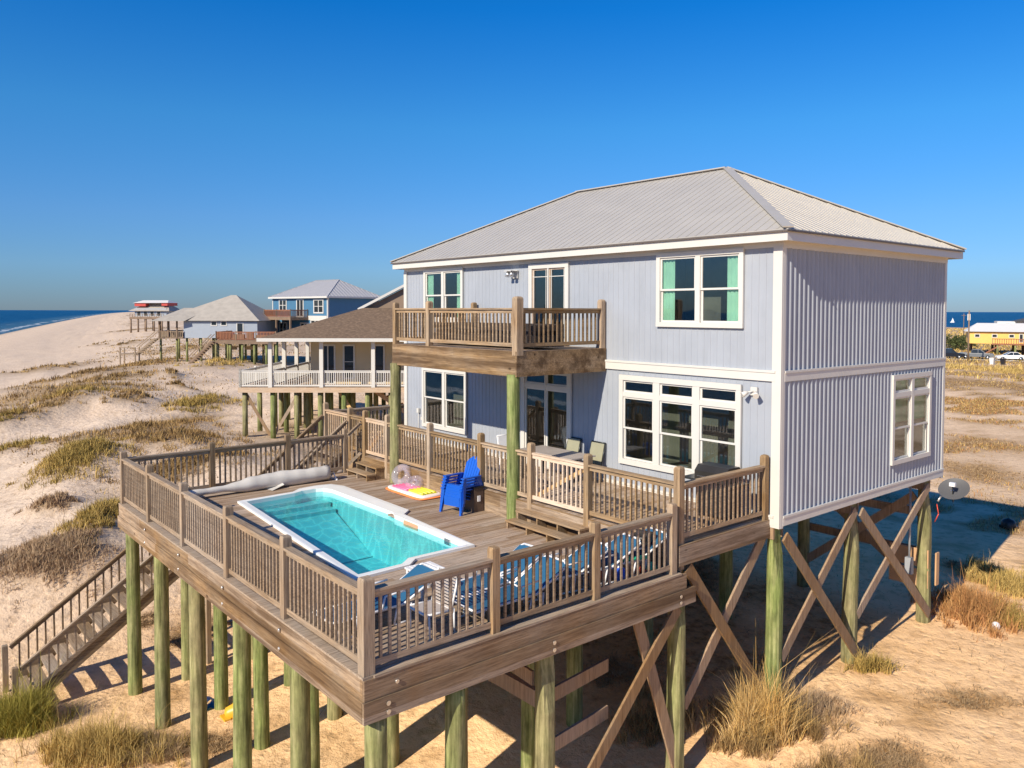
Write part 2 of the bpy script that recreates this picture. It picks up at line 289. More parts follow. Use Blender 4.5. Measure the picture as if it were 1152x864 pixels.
def thing(name,label,cat,loc=(0,0,0),rz=0,group=None,local=False):
    o=bpy.data.objects.new(name,None); COL.objects.link(o); o.empty_display_size=.3
    o.location=loc; o.rotation_euler=(0,0,rz); OFF[o.name]=Vector((0,0,0)) if local else Vector(loc)
    return tag(o,label,cat,group)
def copy_tree(o,parent=None):
    c=o.copy(); COL.objects.link(c); c.parent=parent
    for ch in list(o.children): copy_tree(ch,c)
    return c
def gz(x,y): return float(ground(np.array(x,float),np.array(y,float)))
# ---- building parts
def window(root,O,U,Nn,w,h,cols=2,transom=0.,door=False,casing=.11,mull=.14,frame='window_white',split=.5,curtain=None,room=1.3,wmat='white_paint',glassm='glass'):
    """casing + sashes + panes + room behind, bottom-left at O, width along U"""
    F=(Vector(O),Vector(U),Vector(Nn)); m=MB(); D=.055
    m.fbox(F,0,w,0,casing,0,D+.004).fbox(F,0,w,h-casing,h,0,D+.004).fbox(F,0,casing,casing,h-casing,0,D).fbox(F,w-casing,w,casing,h-casing,0,D)
    iw=(w-2*casing-(cols-1)*mull)/cols
    for k in range(1,cols): u=casing+k*iw+(k-1)*mull; m.fbox(F,u,u+mull,casing,h-casing,-.02,D-.004)
    top=h-casing
    if transom:
        t0=h-casing-transom
        for k in range(cols): u=casing+k*(iw+mull); m.fbox(F,u,u+iw,t0-.12,t0,-.02,D-.008)
        top=t0-.12
    win=m.build('door' if door else 'window',wmat,root)
    sa=MB(); sw=.045
    panes=[]
    for k in range(cols):
        u=casing+k*(iw+mull)
        def sash(v0,v1,d):
            sa.fbox(F,u,u+iw,v0,v0+sw,d-.03,d).fbox(F,u,u+iw,v1-sw,v1,d-.03,d).fbox(F,u,u+sw,v0+sw,v1-sw,d-.03,d-.001).fbox(F,u+iw-sw,u+iw,v0+sw,v1-sw,d-.03,d-.001)
            panes.append((u+sw,u+iw-sw,v0+sw,v1-sw,d-.018))
        if transom: sash(h-casing-transom,h-casing,.012)
        if door: sash(casing,top,.012)
        else:
            mid=casing+(top-casing)*split; sash(casing,mid+.02,-.012); sash(mid-.02,top,.02)
    sa.build('sash',frame,win)
    for (a,b,c,d,e) in panes: MB().fbox(F,a-.006,b+.006,c-.006,d+.006,e-.004,e).build('pane',glassm,win)
    if room:
        r=MB(); P=lambda u,v,dd: tuple(F[0]+F[1]*u+Vector((0,0,1))*v+F[2]*dd)
        a,b,c,d=casing*.6,w-casing*.6,casing*.6,h-casing*.6; e=-.05; g=-room
        a2,b2,c2,d2=a-.25,b+.25,c-.1 if not door else c,d
        r.add([P(a,c,e),P(b,c,e),P(b,d,e),P(a,d,e),P(a2,c2,g),P(b2,c2,g),P(b2,d2,g),P(a2,d2,g)],[(0,1,5,4),(1,2,6,5),(2,3,7,6),(3,0,4,7),(4,5,6,7)])
        r.build('room_lining','interior_dark',win,recalc=False)
        if curtain:
            for side in (0,1):
              for k in range(cols):
                if curtain=='outer' and ((k==0)!=(side==0)) and cols>1: continue
                c_=MB(); u0=casing+k*(iw+mull); cw=iw*.36; us=u0 if side==0 else u0+iw-cw; n=10
                vs=[];
                for i in range(n+1):
                    uu=us+cw*i/n; dd=-.06+.02*math.sin(i*2.2)
                    vs+=[P(uu,casing,dd),P(uu,h-casing,dd)]
                c_.add(vs,[(2*i,2*i+2,2*i+3,2*i+1) for i in range(n)],True); c_.build('curtain','curtain_green',win,recalc=False)
    return win
def siding(root,O,U,Nn,width,z0,z1,holes,m='siding',pitch=.18,depth=.009,name='wall',prof=((0,0),(.86,0),(.88,1),(.97,1),(1,0))):
    """vertical board-and-batten sheet with real openings; holes=(u0,u1,v0,v1)"""
    O=Vector(O);U=Vector(U);Nn=Vector(Nn); b=MB()
    us=[]; n=max(1,round(width/pitch)); p=width/n
    pts=[]
    for k in range(n):
        for a,d in prof[:-1]: pts.append(((k+a)*p,d*depth))
    pts.append((width,0))
    for (ua,da),(ub,db) in zip(pts[:-1],pts[1:]):
        um=(ua+ub)/2; iv=[(z0,z1)]
        for h in holes:
            if h[0]<um<h[1]:
                nv=[]
                for a,c in iv:
                    if h[2]>a: nv.append((a,min(c,h[2])))
                    if h[3]<c: nv.append((max(a,h[3]),c))
                iv=[q for q in nv if q[1]-q[0]>1e-4]
        for a,c in iv:
            P=lambda u,d,z: O+U*u+Nn*d+Vector((0,0,z))
            b.add([P(ua,da,a),P(ub,db,a),P(ub,db,c),P(ua,da,c)],[(0,1,2,3)])
    return b.build(name,m,root,recalc=False)
def post(root,x,y,z0,z1,w=.14,round_=False,m='deck_wood_z',name='railing_post'):
    b=MB(); h=w/2; c=.02
    b.box(x-h,x+h,y-h,y+h,z0,z1-.05)
    k=.55 if round_ else .8; zt=z1
    def ring(s,z): return [(x-h*s,y-h*s,z),(x+h*s,y-h*s,z),(x+h*s,y+h*s,z),(x-h*s,y+h*s,z)]
    rings=[(1,z1-.05),(.96,z1-.02),(k,z1)] if not round_ else [(1,z1-.05),(.93,z1-.02),(.75,z1),(.4,z1+.012)]
    vs=[];
    for s_,z in rings: vs+=ring(s_,z)
    fs=[(4*r+i,4*r+(i+1)%4,4*r+4+(i+1)%4,4*r+4+i) for r in range(len(rings)-1) for i in range(4)]; L_=len(vs); fs.append((L_-4,L_-3,L_-2,L_-1)); b.add(vs,fs)
    return b.build(name,m,root)
def rail(root,p,q,cap=.80,low=.10,gap=.145,m='deck_wood_x',mp=None,bal=.04,name='railing_panel',label=None,capw=.14,post_w=.14,second=True):
    """balustrade between two post centres p,q (deck-level points; may slope)"""
    p=Vector(p);q=Vector(q); d=(q-p); ln=Vector((d.x,d.y,0)).length; e=post_w/2/ln
    a=p+d*e; c=p+d*(1-e); Z=Vector((0,0,1)); b=MB()
    b.bar(a+Z*(cap-.02),c+Z*(cap-.02),capw,.04)
    b.bar(a+Z*(cap-.085),c+Z*(cap-.085),.045,.088)
    b.bar(a+Z*(low+.045),c+Z*(low+.045),.045,.09)
    n=max(1,int(round(ln*(1-2*e)/gap))-1); hd=Vector((d.x,d.y,0)).normalized(); nn=Vector((-hd.y,hd.x,0))
    for i in range(1,n+1):
        t=p+d*(e+(1-2*e)*i/(n+1)); t=t+nn*R.uniform(-.004,.004)
        b.bar(t+Z*(low+.02),t+Z*(cap-.045)+hd*R.uniform(-.006,.006),bal,bal,up=tuple(hd))
    return b.build(name,m,root,label)
def pile(root,x,y,z0,z1,r=.165,notch=None,name='pile',m='pile_wood'):
    b=MB(); n=16; H=z1-z0; rs=[]; ks=14; lx=R.uniform(-.03,.03); ly=R.uniform(-.03,.03)
    for k in range(ks+1):
        t=k/ks; t=1-(1-t)**1.6 if notch else t; z=z0+H*t; rr=r*(1.12-.12*t)
        for i in range(n):
            a=2*math.pi*i/n; px=rr*math.cos(a)*(1+.03*math.sin(3*a+k)); py=rr*math.sin(a)
            if notch:
                zn=notch[2]; lim=r if z<zn else max(.03,r*(1-1.0*min(1,(z-zn)/(z1-zn)*1.15)**.7))
                dd=px*notch[0]+py*notch[1]
                if dd>lim: px-=notch[0]*(dd-lim); py-=notch[1]*(dd-lim)
            b.v.append((x+px+lx*(1-t),y+py+ly*(1-t),z))
    o=0
    for k in range(ks):
        for i in range(n): b.f.append((k*n+i,k*n+(i+1)%n,(k+1)*n+(i+1)%n,(k+1)*n+i)); b.sm.append(not notch)
    b.f.append(tuple(ks*n+i for i in range(n))); b.sm.append(False)
    return b.build(name,m,root,recalc=False)
def hip_roof(root,x0,x1,y0,y1,ze,rx0,rx1,zr,m='roof_metal_light',rib=.26,ribh=.010,thick=.035,name='roof',ry=None,ribw=.04,m2=None):
    """hip roof sheet with standing ribs running down each slope"""
    ym=(y0+y1)/2 if ry is None else ry
    A,B,C_,D_=Vector((x0,y0,ze)),Vector((x1,y0,ze)),Vector((x1,y1,ze)),Vector((x0,y1,ze)); E,F=Vector((rx0,ym,zr)),Vector((rx1,ym,zr))
    b=MB()
    dz=Vector((0,0,-thick))
    vs=[A,B,C_,D_,E,F]+[v+dz for v in (A,B,C_,D_,E,F)]
    b.add(vs,[(0,1,5,4),(1,2,5),(2,3,4,5),(3,0,4),(6,10,11,7),(7,11,8),(8,11,10,9),(9,10,6),(0,6,7,1),(1,7,8,2),(2,8,9,3),(3,9,6,0)])
    if rib:
        def face(P,Q,S,T): # eave P->Q, ridge S (above P) -> T (above Q)
            w=(Q-P).length; u=(Q-P)/w; n=int(w/rib)
            nrm=(Q-P).cross(S-P if (S-P).length>0 else T-P).normalized()
            if nrm.z<0: nrm=-nrm
            sl=nrm.cross(u).normalized(); 
            if sl.z<0: sl=-sl
            us=(S-P).dot(u); ut=(T-P).dot(u); hh=(S-P).dot(sl)
            for k in range(1,n):
                t=k*rib
                L_=hh
                if t<us: L_=hh*t/us
                if t>ut: L_=min(L_,hh*(w-t)/(w-ut))
                a=P+u*t+nrm*ribh*.5; c=a+sl*(L_-.03)
                b.bar(a,c,ribw,ribh,up=tuple(nrm))
        face(A,B,E,F); nb=len(b.f); face(B,C_,F,F); ne=len(b.f)
    r=b.build(name,m,root,recalc=False)
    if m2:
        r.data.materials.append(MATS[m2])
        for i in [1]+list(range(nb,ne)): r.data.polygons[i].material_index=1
    c=MB()
    for p,q in ((A,E),(B,F),(C_,F),(D_,E),(E,F)): c.bar(p+Vector((0,0,.03)),q+Vector((0,0,.03)),.22,.03)
    c.build('ridge_cap',m,r)
    return r
# ------------------------------------------------------------------ camera, light
cam=bpy.data.objects.new('camera',bpy.data.cameras.new('camera')); COL.objects.link(cam); scene.camera=cam
Rr=Vector((0.65149273,0.75865193,0.00211727)); Uu=Vector((-0.02874012,0.02189159,0.99934717)); Ff=Vector((-0.7581103,0.65112826,-0.03606596))
M=Matrix((Rr,Uu,-Ff)).transposed().to_4x4(); M.translation=(9.3059,-14.81,4.551); cam.matrix_world=M
cam.data.sensor_width=36; cam.data.lens=896.23/1152*36; cam.data.shift_x=(576-601.19)/1152; cam.data.shift_y=(382.12-432)/1152; cam.data.clip_end=60000; cam.data.clip_start=.1
SUN=Vector((-.135,.826,-.547)).normalized()
sl=bpy.data.lights.new('sun','SUN'); sl.energy=5.0; sl.angle=math.radians(.5); sl.color=(1,.90,.73)
so=bpy.data.objects.new('sun',sl); COL.objects.link(so); so.rotation_euler=SUN.to_track_quat('-Z','Y').to_euler()
w=bpy.data.worlds.new('World'); scene.world=w; w.use_nodes=True; nt=w.node_tree
sky=nt.nodes.new('ShaderNodeTexSky'); sky.sky_type='NISHITA'; sky.sun_disc=False
sky.sun_elevation=math.asin(-SUN.z); sky.sun_rotation=math.atan2(-SUN.x,-SUN.y); sky.altitude=0; sky.air_density=1.0; sky.dust_density=0; sky.ozone_density=10
tc=N(nt,'ShaderNodeTexCoord'); sp=N(nt,'ShaderNodeSeparateXYZ'); L(nt,tc.outputs['Generated'],sp.inputs[0])
tint=ramp(nt,sp.outputs[2],[(0,(.27,.335,.44)),(.05,(.40,.50,.61)),(.11,(.42,.57,.69)),(.22,(.29,.68,.79)),(.35,(.05,.60,.88)),(1.,(.16,.42,.62))])
deep=mix(nt,1.,mix(nt,1.,sky.outputs[0],tint,'MULTIPLY'),(2.,2.,2.),'MULTIPLY')
bg=nt.nodes['Background']; nt.links.new(deep,bg.inputs[0]); bg.inputs[1].default_value=.070
vs=scene.view_settings; vs.view_transform='Standard'; vs.look='None'; vs.exposure=.28; vs.gamma=1
# ------------------------------------------------------------------ ground and water
def build_ground():
    def grade(a,b,st,far,g):
        left=[];x=a;s=st
        while x>far[0]: s*=g; x-=s; left.append(x)
        mid=list(np.arange(a,b,st)); right=[];x=b;s=st
        while x<far[1]: right.append(x); s*=g; x+=s
        return np.array(left[::-1]+mid+right+[far[1]])
    xs=grade(-62.,14.,.4,(-12000.,5000.),1.055)
    s1=np.arange(36,82,.36); s0=[];x=36.;st=.36
    while x>-60: st*=1.1; x-=st; s0.append(x)
    s2=[];x=82.;st=.36
    while x<470: s2.append(x); st=min(st*1.045,9); x+=st
    ss=np.array(s0[::-1]+list(s1)+s2+[474,478,482,486,490,494,500,520,560,700,1500])
    X,S=np.meshgrid(xs,ss,indexing='ij'); Y=shy(X)+S; Z=ground(X,Y)
    n1,n2=X.shape; co=np.stack([X,Y,Z],-1).reshape(-1,3)
    idx=np.arange(n1*n2).reshape(n1,n2); q=np.stack([idx[:-1,:-1],idx[1:,:-1],idx[1:,1:],idx[:-1,1:]],-1).reshape(-1,4)
    me=bpy.data.meshes.new('ground'); me.vertices.add(len(co)); me.vertices.foreach_set('co',co.ravel()); me.loops.add(q.size); me.loops.foreach_set('vertex_index',q.ravel().astype(np.int32))
    me.polygons.add(len(q)); me.polygons.foreach_set('loop_start',np.arange(0,q.size,4,dtype=np.int32)); me.polygons.foreach_set('use_smooth',np.ones(len(q),bool)); me.update()
    x,y=co[:,0],co[:,1]; s=y-shy(x); veg=np.zeros(len(co))
    for (cx,cy,ra,rb,an,k,hw,hh,wd) in PATCH:
        dx,dy=x-cx,y-cy; u=(dx*math.cos(an)+dy*math.sin(an))/ra; v=(-dx*math.sin(an)+dy*math.cos(an))/rb
        veg=np.maximum(veg,np.clip(np.exp(-(u*u+v*v)*1.7)*1.25+.35*fbm(x/1.3,y/1.3,7.,2)*np.exp(-(u*u+v*v)*1.2),0,1))
    inl=inland(x,y)*.95*sm(-120,-90,x)+.6*sm(110,160,s)*sm(-90,-120,x)
    dn=sm(48,62,s)*(1-sm(-22,-16,x)*(1-sm(6,12,y)))*np.clip(fbm(x/7,s/6,8.,4)-.02,0,1)*1.3
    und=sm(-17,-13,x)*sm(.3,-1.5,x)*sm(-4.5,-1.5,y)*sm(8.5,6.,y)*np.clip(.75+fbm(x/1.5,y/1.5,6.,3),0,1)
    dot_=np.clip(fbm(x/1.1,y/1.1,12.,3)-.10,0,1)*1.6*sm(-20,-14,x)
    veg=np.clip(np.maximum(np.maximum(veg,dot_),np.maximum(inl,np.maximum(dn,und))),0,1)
    for nm,val in (('veg',veg),('wet',np.clip(sm(9,1,s),0,1)*.8),('warm',np.maximum(sm(-24,-10,x),sm(6,20,y)*sm(-75,-30,x))*sm(400,150,s)*(1-.62*sm(11,24,y)))):
        a=me.attributes.new(nm,'FLOAT','POINT'); a.data.foreach_set('value',val.astype(np.float32))
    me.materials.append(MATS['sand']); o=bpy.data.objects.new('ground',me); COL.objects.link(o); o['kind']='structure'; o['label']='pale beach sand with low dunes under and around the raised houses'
build_ground()
def sheet(name,far,off,m,z,label):
    xs=[-40000,-20000,-12000,-9000,-7000,-5500,-4500,-3600,-2900,-2300,-1800,-1400,-1000,-700,-400,-200,0,300,800,2000,5000,20000]; b=MB(); Y=lambda x: shy(max(-12000,min(5000,x)))+off
    for x0,x1 in zip(xs[:-1],xs[1:]): b.add([(x0,Y(x0),z),(x1,Y(x1),z),(x1,far,z),(x0,far,z)],[(0,1,2,3)])
    o=b.build(name,m); tag(o,label,kind='structure')
    if o.data.polygons[0].normal.z<0: o.data.flip_normals()
sheet('ocean',-45000,14,'sea_water',-6.5,'deep blue ocean beyond the beach'); sheet('bay_water',45000,BAY-20,'bay_water_m',-6.5,'blue bay behind the yellow house')
# ------------------------------------------------------------------ the grey beach house
W=14.87; D=8.04
house=thing('beach_house','large two-storey pale grey beach house on round piles, nearest of all the houses','house',(-W/2,D/2,-4.2))
X_,Y_=Vector((1,0,0)),Vector((0,1,0)); nF=Vector((0,-1,0)); nS=Vector((1,0,0))
fr_w=[# x0,x1,z0,z1,kw
 (-3.36,-.90,4.18,5.93,dict(curtain='outer')),
 (-13.62,-11.36,4.18,5.93,dict(curtain='outer')),
 (-13.74,-11.18,.62,2.64,dict()),
 (-4.56,-.92,.70,2.95,dict(cols=3,transom=.30,casing=.13,mull=.2)),
 (-8.12,-6.46,3.62,5.88,dict(door=True,frame='tan_frame',mull=.05,casing=.14)),
 (-8.46,-6.34,.16,2.98,dict(door=True,transom=.34,mull=.04,casing=.16))]
holes=[(x0+W+.06,x1+W-.06,z0+.06,z1-.06) for x0,x1,z0,z1,k in fr_w]
siding(house,(-W,0,0),X_,nF,W,0.12,6.0,holes)
for x0,x1,z0,z1,k in fr_w: window(house,(x0,-.022,z0),X_,nF,x1-x0,z1-z0,**k)
siding(house,(0,0,0),Y_,nS,D,0.12,6.0,[(4.99,7.08,.75,2.90)],prof=((0,0),(.33,0),(.60,1),(.82,1),(1,0)),depth=.045)
window(house,(.046,4.93,.69),Y_,nS,2.21,2.27,cols=2,transom=.34)
for ya,yb_ in ((5.0,6.0),(6.02,7.06)): MB().box(-.045,-.04,ya,yb_,1.72,2.86).build('curtain','green_reflect',house.children[-1] if False else [c for c in house.children if c.name.startswith('window')][-1])  # added green sheets behind the panes, imitating green reflections in the glass
MB().box(-.055,-.05,5.0,7.06,.8,1.70).build('blind','blind_dark',[c for c in house.children if c.name.startswith('window')][-1])
siding(house,(-W,D,0),Vector((0,-1,0)),Vector((-1,0,0)),D,.12,6.0,[]); siding(house,(0,D,0),Vector((-1,0,0)),Vector((0,1,0)),W,.12,6.0,[])
# glazing bars of the upstairs door
b=MB()
for u in (-7.92,-7.40,-7.17,-6.66): b.box(u-.010,u+.010,-.042,-.030,3.85,5.70)
b.box(-7.97,-7.32,-.043,-.029,5.50,5.52).box(-7.26,-6.61,-.043,-.029,5.50,5.52); b.build('glazing_bar','white_paint',house)
b=MB(); b.box(-W+.03,-.03,.03,D-.03,.0,.10).build('underside','grey_wood_x',house)
b=MB()
for z0,z1,pr in ((3.07,3.30,.055),(0.0,.22,.055)):
    b.box(-W-.045,-.09,-pr,.0-.001,z0,z1) if z0>1 else b.box(-W-.045,-.09,-pr,-.001,z0,z1)
    b.box(.001,pr,.09,D+.045,z0,z1)
    b.box(.0,pr+.018,.09,D+.045,z1-.05,z1-.004); b.box(-W-.045,-.09,-pr-.018,0,z1-.05,z1-.004)
b.build('belt_trim','white_paint',house)
for q in ((-.17,.048,-.05,-.001,-.04,5.9),(.0,.05,-.001,.10,-.045,5.9),(-W-.05,-W+.13,-.05,-.001,-.04,5.9),(.0,.05,D-.08,D+.05,-.04,5.9)): MB().box(*q).build('corner_board','white_paint',house)
b=MB(); b.box(-W-.04,-.0,-.035,-.001,5.9,6.04).box(.001,.056,-.035,D+.055,5.88,6.04)
b.box(-W-.30,.30,-.30,D+.30,6.03,6.05); b.build('soffit','white_paint',house)
b=MB(); o_=.33
b.box(-W-o_,o_,-o_,-o_+.03,6.0,6.185).box(o_-.03,o_,-o_+.03,D+o_,6.0,6.185).box(-W-o_,-W-o_+.03,-o_+.03,D+o_,6.0,6.185).box(-W-o_,o_,D+o_,D+o_+.03,6.0,6.185); b.build('fascia','white_paint',house)
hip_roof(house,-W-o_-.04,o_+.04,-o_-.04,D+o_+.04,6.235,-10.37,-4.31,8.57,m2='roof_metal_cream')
b=MB(); b.box(-W-o_-.05,o_+.05,-o_-.055,-o_-.035,6.18,6.215).box(o_+.035,o_+.055,-o_-.055,D+o_,6.18,6.215); b.build('drip_edge','roof_edge',house)
def lp(a,b): return a+(b-a)
for y in (.16,3.46,7.45):
    for x in (-.16,-3.8,-7.5,-11.2,-14.7):
        g=gz(x,y); pile(house,x,y,g-.5,.0 if x!=-.16 else -.03,r=.17,notch=(1,0,-1.1) if x==-.16 else None)
b=MB()
for y in (.16,3.46,7.45): b.box(-W+.1,-.1,y-.19,y-.14,-.30,-.002).box(-W+.1,-.1,y+.14,y+.19,-.30,-.002)
b.build('floor_beam','brace_wood',house)
b=MB()
for i in range(20): x=-W+.3+i*.74; b.box(x-.022,x+.022,.05,D-.05,-.001,.0-.0005)
def brace(root,p,q,w=.05,h=.235,up=(1,0,0),m='brace_wood'): MB().bar(p,q,h,w,up=up).build('brace',m,root)
for (y0,y1) in ((.16,3.46),(3.46,7.45)):
    g0,g1=gz(0,y0)+.25,gz(0,y1)+.25
    brace(house,(.03,y0+.05,-.25),(.03,y1-.05,g1)); brace(house,(-.03,y0+.05,g0+.9),(-.03,y1-.1,-.2))
brace(house,(-4.0,7.5,-.4),(-.3,7.5,-3.0),up=(0,1,0)); brace(house,(-3.8,7.4,-3.2),(-.4,7.4,-.5),up=(0,1,0)); brace(house,(-3.8,7.62,-1.05),(-.1,7.62,-1.0),up=(0,1,0)); brace(house,(-3.8,7.62,-2.1),(-.1,7.62,-2.1),up=(0,1,0))
# pipes / meter under the rear corner
b=MB(); b.cyl((-.35,7.0,-.1),(-.35,7.0,-2.2),.03); b.box(-.44,-.26,6.93,7.07,-2.6,-2.15); b.build('conduit','conduit_grey',house)
for q in ((-1.05,.02,7.32,7.36,-2.45,-1.95),(-1.05,.02,7.32,7.36,-3.0,-2.52),(.02,.06,7.75,7.93,-3.0,-2.1)): MB().box(*q).build('wall_board','board_tan',house)
b=MB(); b.box(-14.05,-13.93,-.09,-.02,1.05,1.2).box(-13.8,-13.72,-.08,-.02,.82,.92).cyl((-13.98,-.06,.2),(-13.98,-.06,1.05),.012); b.build('outlet_box','white_paint',house)
def boxes(root,name,m,L_):
    for q in L_: MB().box(*q).build(name,m,root)
# balcony (part of the house)
BX0,BX1,BY=-10.72,-5.06,-3.0; BZ=3.60
b=MB(); 
for i in range(int((BX1-BX0)/.145)): x=BX0+i*.145; b.box(x,x+.138,BY+.05,-.05,BZ-.035,BZ)
bal=b.build('balcony','floor_wood',house)
b=MB(); b.box(BX0,BX1-.045,BY,BY+.045,BZ-.60,BZ-.30).box(BX0,BX1-.045,BY+.004,BY+.05,BZ-.296,BZ-.004).box(BX1-.044,BX1,BY-.02,-.03,BZ-.60,BZ-.31).box(BX1-.044,BX1-.004,BY-.016,-.03,BZ-.306,BZ-.004); b.build('balcony_skirt','fascia_wood_x',bal)
b=MB()
for i in range(8): x=BX0+.4+i*.7; b.box(x-.02,x+.02,BY+.06,-.05,BZ-.28,BZ-.04)
b.box(BX0,BX0+.045,BY+.05,-.03,BZ-.6,BZ-.004); b.build('joist','deck_wood_y',bal)
zr=BZ
def bpost(x,y,zt=1.20,z0=BZ-.02): return post(bal,x,y,z0,BZ+zt,round_=True)
yb=BY+.08
bp=[(BX0+.08,yb),(-8.9,yb),(BX1-.08,yb)]
post(bal,bp[0][0],yb,BZ-.02,BZ+1.18,round_=True); post(bal,bp[1][0],yb,BZ-.1,BZ+1.2,w=.15,round_=True); post(bal,bp[2][0],yb,BZ-.1,BZ+1.28,w=.19,round_=True,m='deck_wood_z')
post(bal,BX1-.09,-.12,BZ-.05,BZ+1.24,w=.15,round_=True); post(bal,-8.6,-.5+.3,BZ-.02,BZ+1.16,round_=True) if False else None
rail(bal,(bp[0][0],yb,zr),(bp[1][0],yb,zr),cap=1.02,second=False); rail(bal,(bp[1][0],yb,zr),(bp[2][0],yb,zr),cap=1.02); rail(bal,(bp[2][0],yb,zr),(BX1-.09,-.12,zr),cap=1.02,m='deck_wood_y')
post(bal,bp[0][0],-.15,BZ-.02,BZ+1.2,round_=True); rail(bal,(bp[0][0],-.15,zr),(bp[0][0],yb,zr),cap=1.02,m='deck_wood_y')
def sqpost(root,x,y,z0,z1,w=.2,m='pile_wood',name='support_post'): 
    b=MB(); b.box(x-w/2,x+w/2,y-w/2,y+w/2,z0,z1); return b.build(name,m,root)
pile(bal,BX1-.2,BY-.06+.10,-.4,BZ-.55,r=.15,name='support_post',notch=None); pile(bal,BX0+.12,BY+.04,-.4,BZ-.55,r=.15,name='support_post')
# ------------------------------------------------------------------ upper deck
UZ=.13; UX0,UX1,UY=-15.2,-.2,-3.0
ud=thing('house_deck','upper wooden deck along the grey house wall, three steps above the pool deck','deck',(-7.5,-1.5,-4.2))
b=MB()
n=int((UX1-UX0)/.145)
for i in range(n): x=UX0+i*.145; b.box(x,x+.138,UY+.045,-.05,UZ-.035,UZ)
for i in range(8): x=UX0+i*.145; b.box(x,x+.138,.0,7.5,UZ-.035,UZ)
b.build('deck_floor','floor_wood',ud)
b=MB(); b.box(UX0,UX1,UY,UY+.04,UZ-.27,UZ-.004).box(UX0,UX1,UY+.003,UY+.043,-.5,UZ-.276); b.build('skirt_board','fascia_wood_x',ud)
boxes(ud,'skirt_board','fascia_wood_y',[(UX1-.02,UX1+.025,UY-.05,-.03,UZ-.40,UZ-.006),(UX0-.04,UX0,UY,7.5,-.4,UZ-.006)])
b=MB()
for i in range(24): x=UX0+.3+i*.63; b.box(x-.02,x+.02,UY+.05,-.06,UZ-.26,UZ-.04)
b.build('joist','deck_wood_y',ud)
zc=UZ; yb=UY+.062
ups=[-15.1,-13.4,-12.43,-11.1,-8.85,-6.55,-4.62,-2.75,-.29]
for i,x in enumerate(ups): post(ud,x,yb,-.36 if x>-13 else -.1,1.5+(.1 if i==8 else 0),round_=True,w=.15 if i==8 else .14)
tan={0:('new_wood_x','railing_panel'),2:('new_wood_x','gate'),6:('new_wood_x','gate')}
for i,(a,c) in enumerate(zip(ups[:-1],ups[1:])):
    m_,nm=tan.get(i,('deck_wood_x','railing_panel'))
    r_=rail(ud,(a,yb,zc),(c,yb,zc),cap=1.16,m=m_,name=nm,low=.08,label='pale new wood gate' if nm=='gate' else None,capw=.14 if nm!='gate' else .09)
    if nm=='gate':
        g=MB(); g.bar((a+.14,yb+.05,zc+.16),(c-.14,yb+.05,zc+1.02),.03,.09,up=(0,0,1)).build('gate_brace','yellow_wood' if True else '',r_)
post(ud,-.27,-.13,.0,1.5,round_=True)
rail(ud,(-.27,yb,zc),(-.27,-.13,zc),cap=1.16,m='deck_wood_y')
for y in (-.3,2.2,4.8,7.4): post(ud,-15.1,y,-.1,1.42)
for y0,y1 in zip((-2.93,-.3,2.2,4.8),(-.3,2.2,4.8,7.4)): rail(ud,(-15.1,y0,zc),(-15.1,y1,zc),cap=1.1,m='grey_wood_y')
rail(ud,(-15.1,7.4,zc),(-14.9,7.4,zc),cap=1.1) if False else None
for y in (-2.9,): 
    for x in (-.34,-3.2,-5.25,-7.8,-10.3,-12.8,-15.0): pile(ud,x,y,gz(x,y)-.5,-.42 if x!=-.34 else -.25,notch=(1,0,-1.5) if x==-.34 else None)
for x,y in ((-15.0,2.0),(-15.0,6.0)): pile(ud,x,y,gz(x,y)-.5,-.1)
brace(ud,(-.22,-2.75,-.35),(-.22,-.05,gz(-.2,-.05)+.3)); brace(ud,(-.30,-2.75,-3.1),(-.30,-.1,-.25))
# steps down to the pool deck
def steps(root,x0,x1,y,levels,m='deck_wood_x'):
    for k,(yy,z,dp) in enumerate(levels):
        b=MB(); b.box(x0,x1,yy-dp,yy-.004,z-.04,z).build('step',m,root)
    n=max(2,int((x1-x0)/.6)+1)
    for i in range(n):
        x=x0+.05+(x1-x0-.1)*i/(n-1)
        b=MB()
        for yy,z,dp in levels: b.box(x-.02,x+.02,yy-dp+.02,yy-.01,-.39,z-.041)
        b.build('step_support',m,root)
steps(ud,-4.75,-2.62,UY,[(UY,-.03,.30),(UY-.305,-.20,.30)]); steps(ud,-12.4,-11.15,UY,[(UY,-.03,.30),(UY-.305,-.20,.30)])
# ------------------------------------------------------------------ pool deck
PX0,PX1,PY0,PY1,PZ=-12.93,-.17,-9.65,-3.0,-.39
pdk=thing('pool_deck','wide weathered wooden deck around the pool, standing on green round piles','deck',(-6.5,-6.3,-5.2))
PLX0,PLX1,PLY0,PLY1=-11.15,-4.15,-7.62,-4.62
b=MB(); n=int((PX1-PX0)/.145)
for i in range(n+1):
    x=PX0+i*.145; x1=min(x+.138,PX1)
    xm=(x+x1)/2; segs=[(PY0+.02,PY1-.005)]
    if PLX0<xm<-3.9:
        yn=-7.33-.54*(xm+11.02)/7.3
        segs=[(PY0+.02,yn),( -4.62 if xm<-7.5 else -5.0,PY1-.005)] if xm<-4.2 else [(PY0+.02,yn),(-6.5,PY1-.005)]
    for a,c in segs: b.box(x,x1,a,c,PZ-.035,PZ)
b.build('deck_floor','floor_wood',pdk)
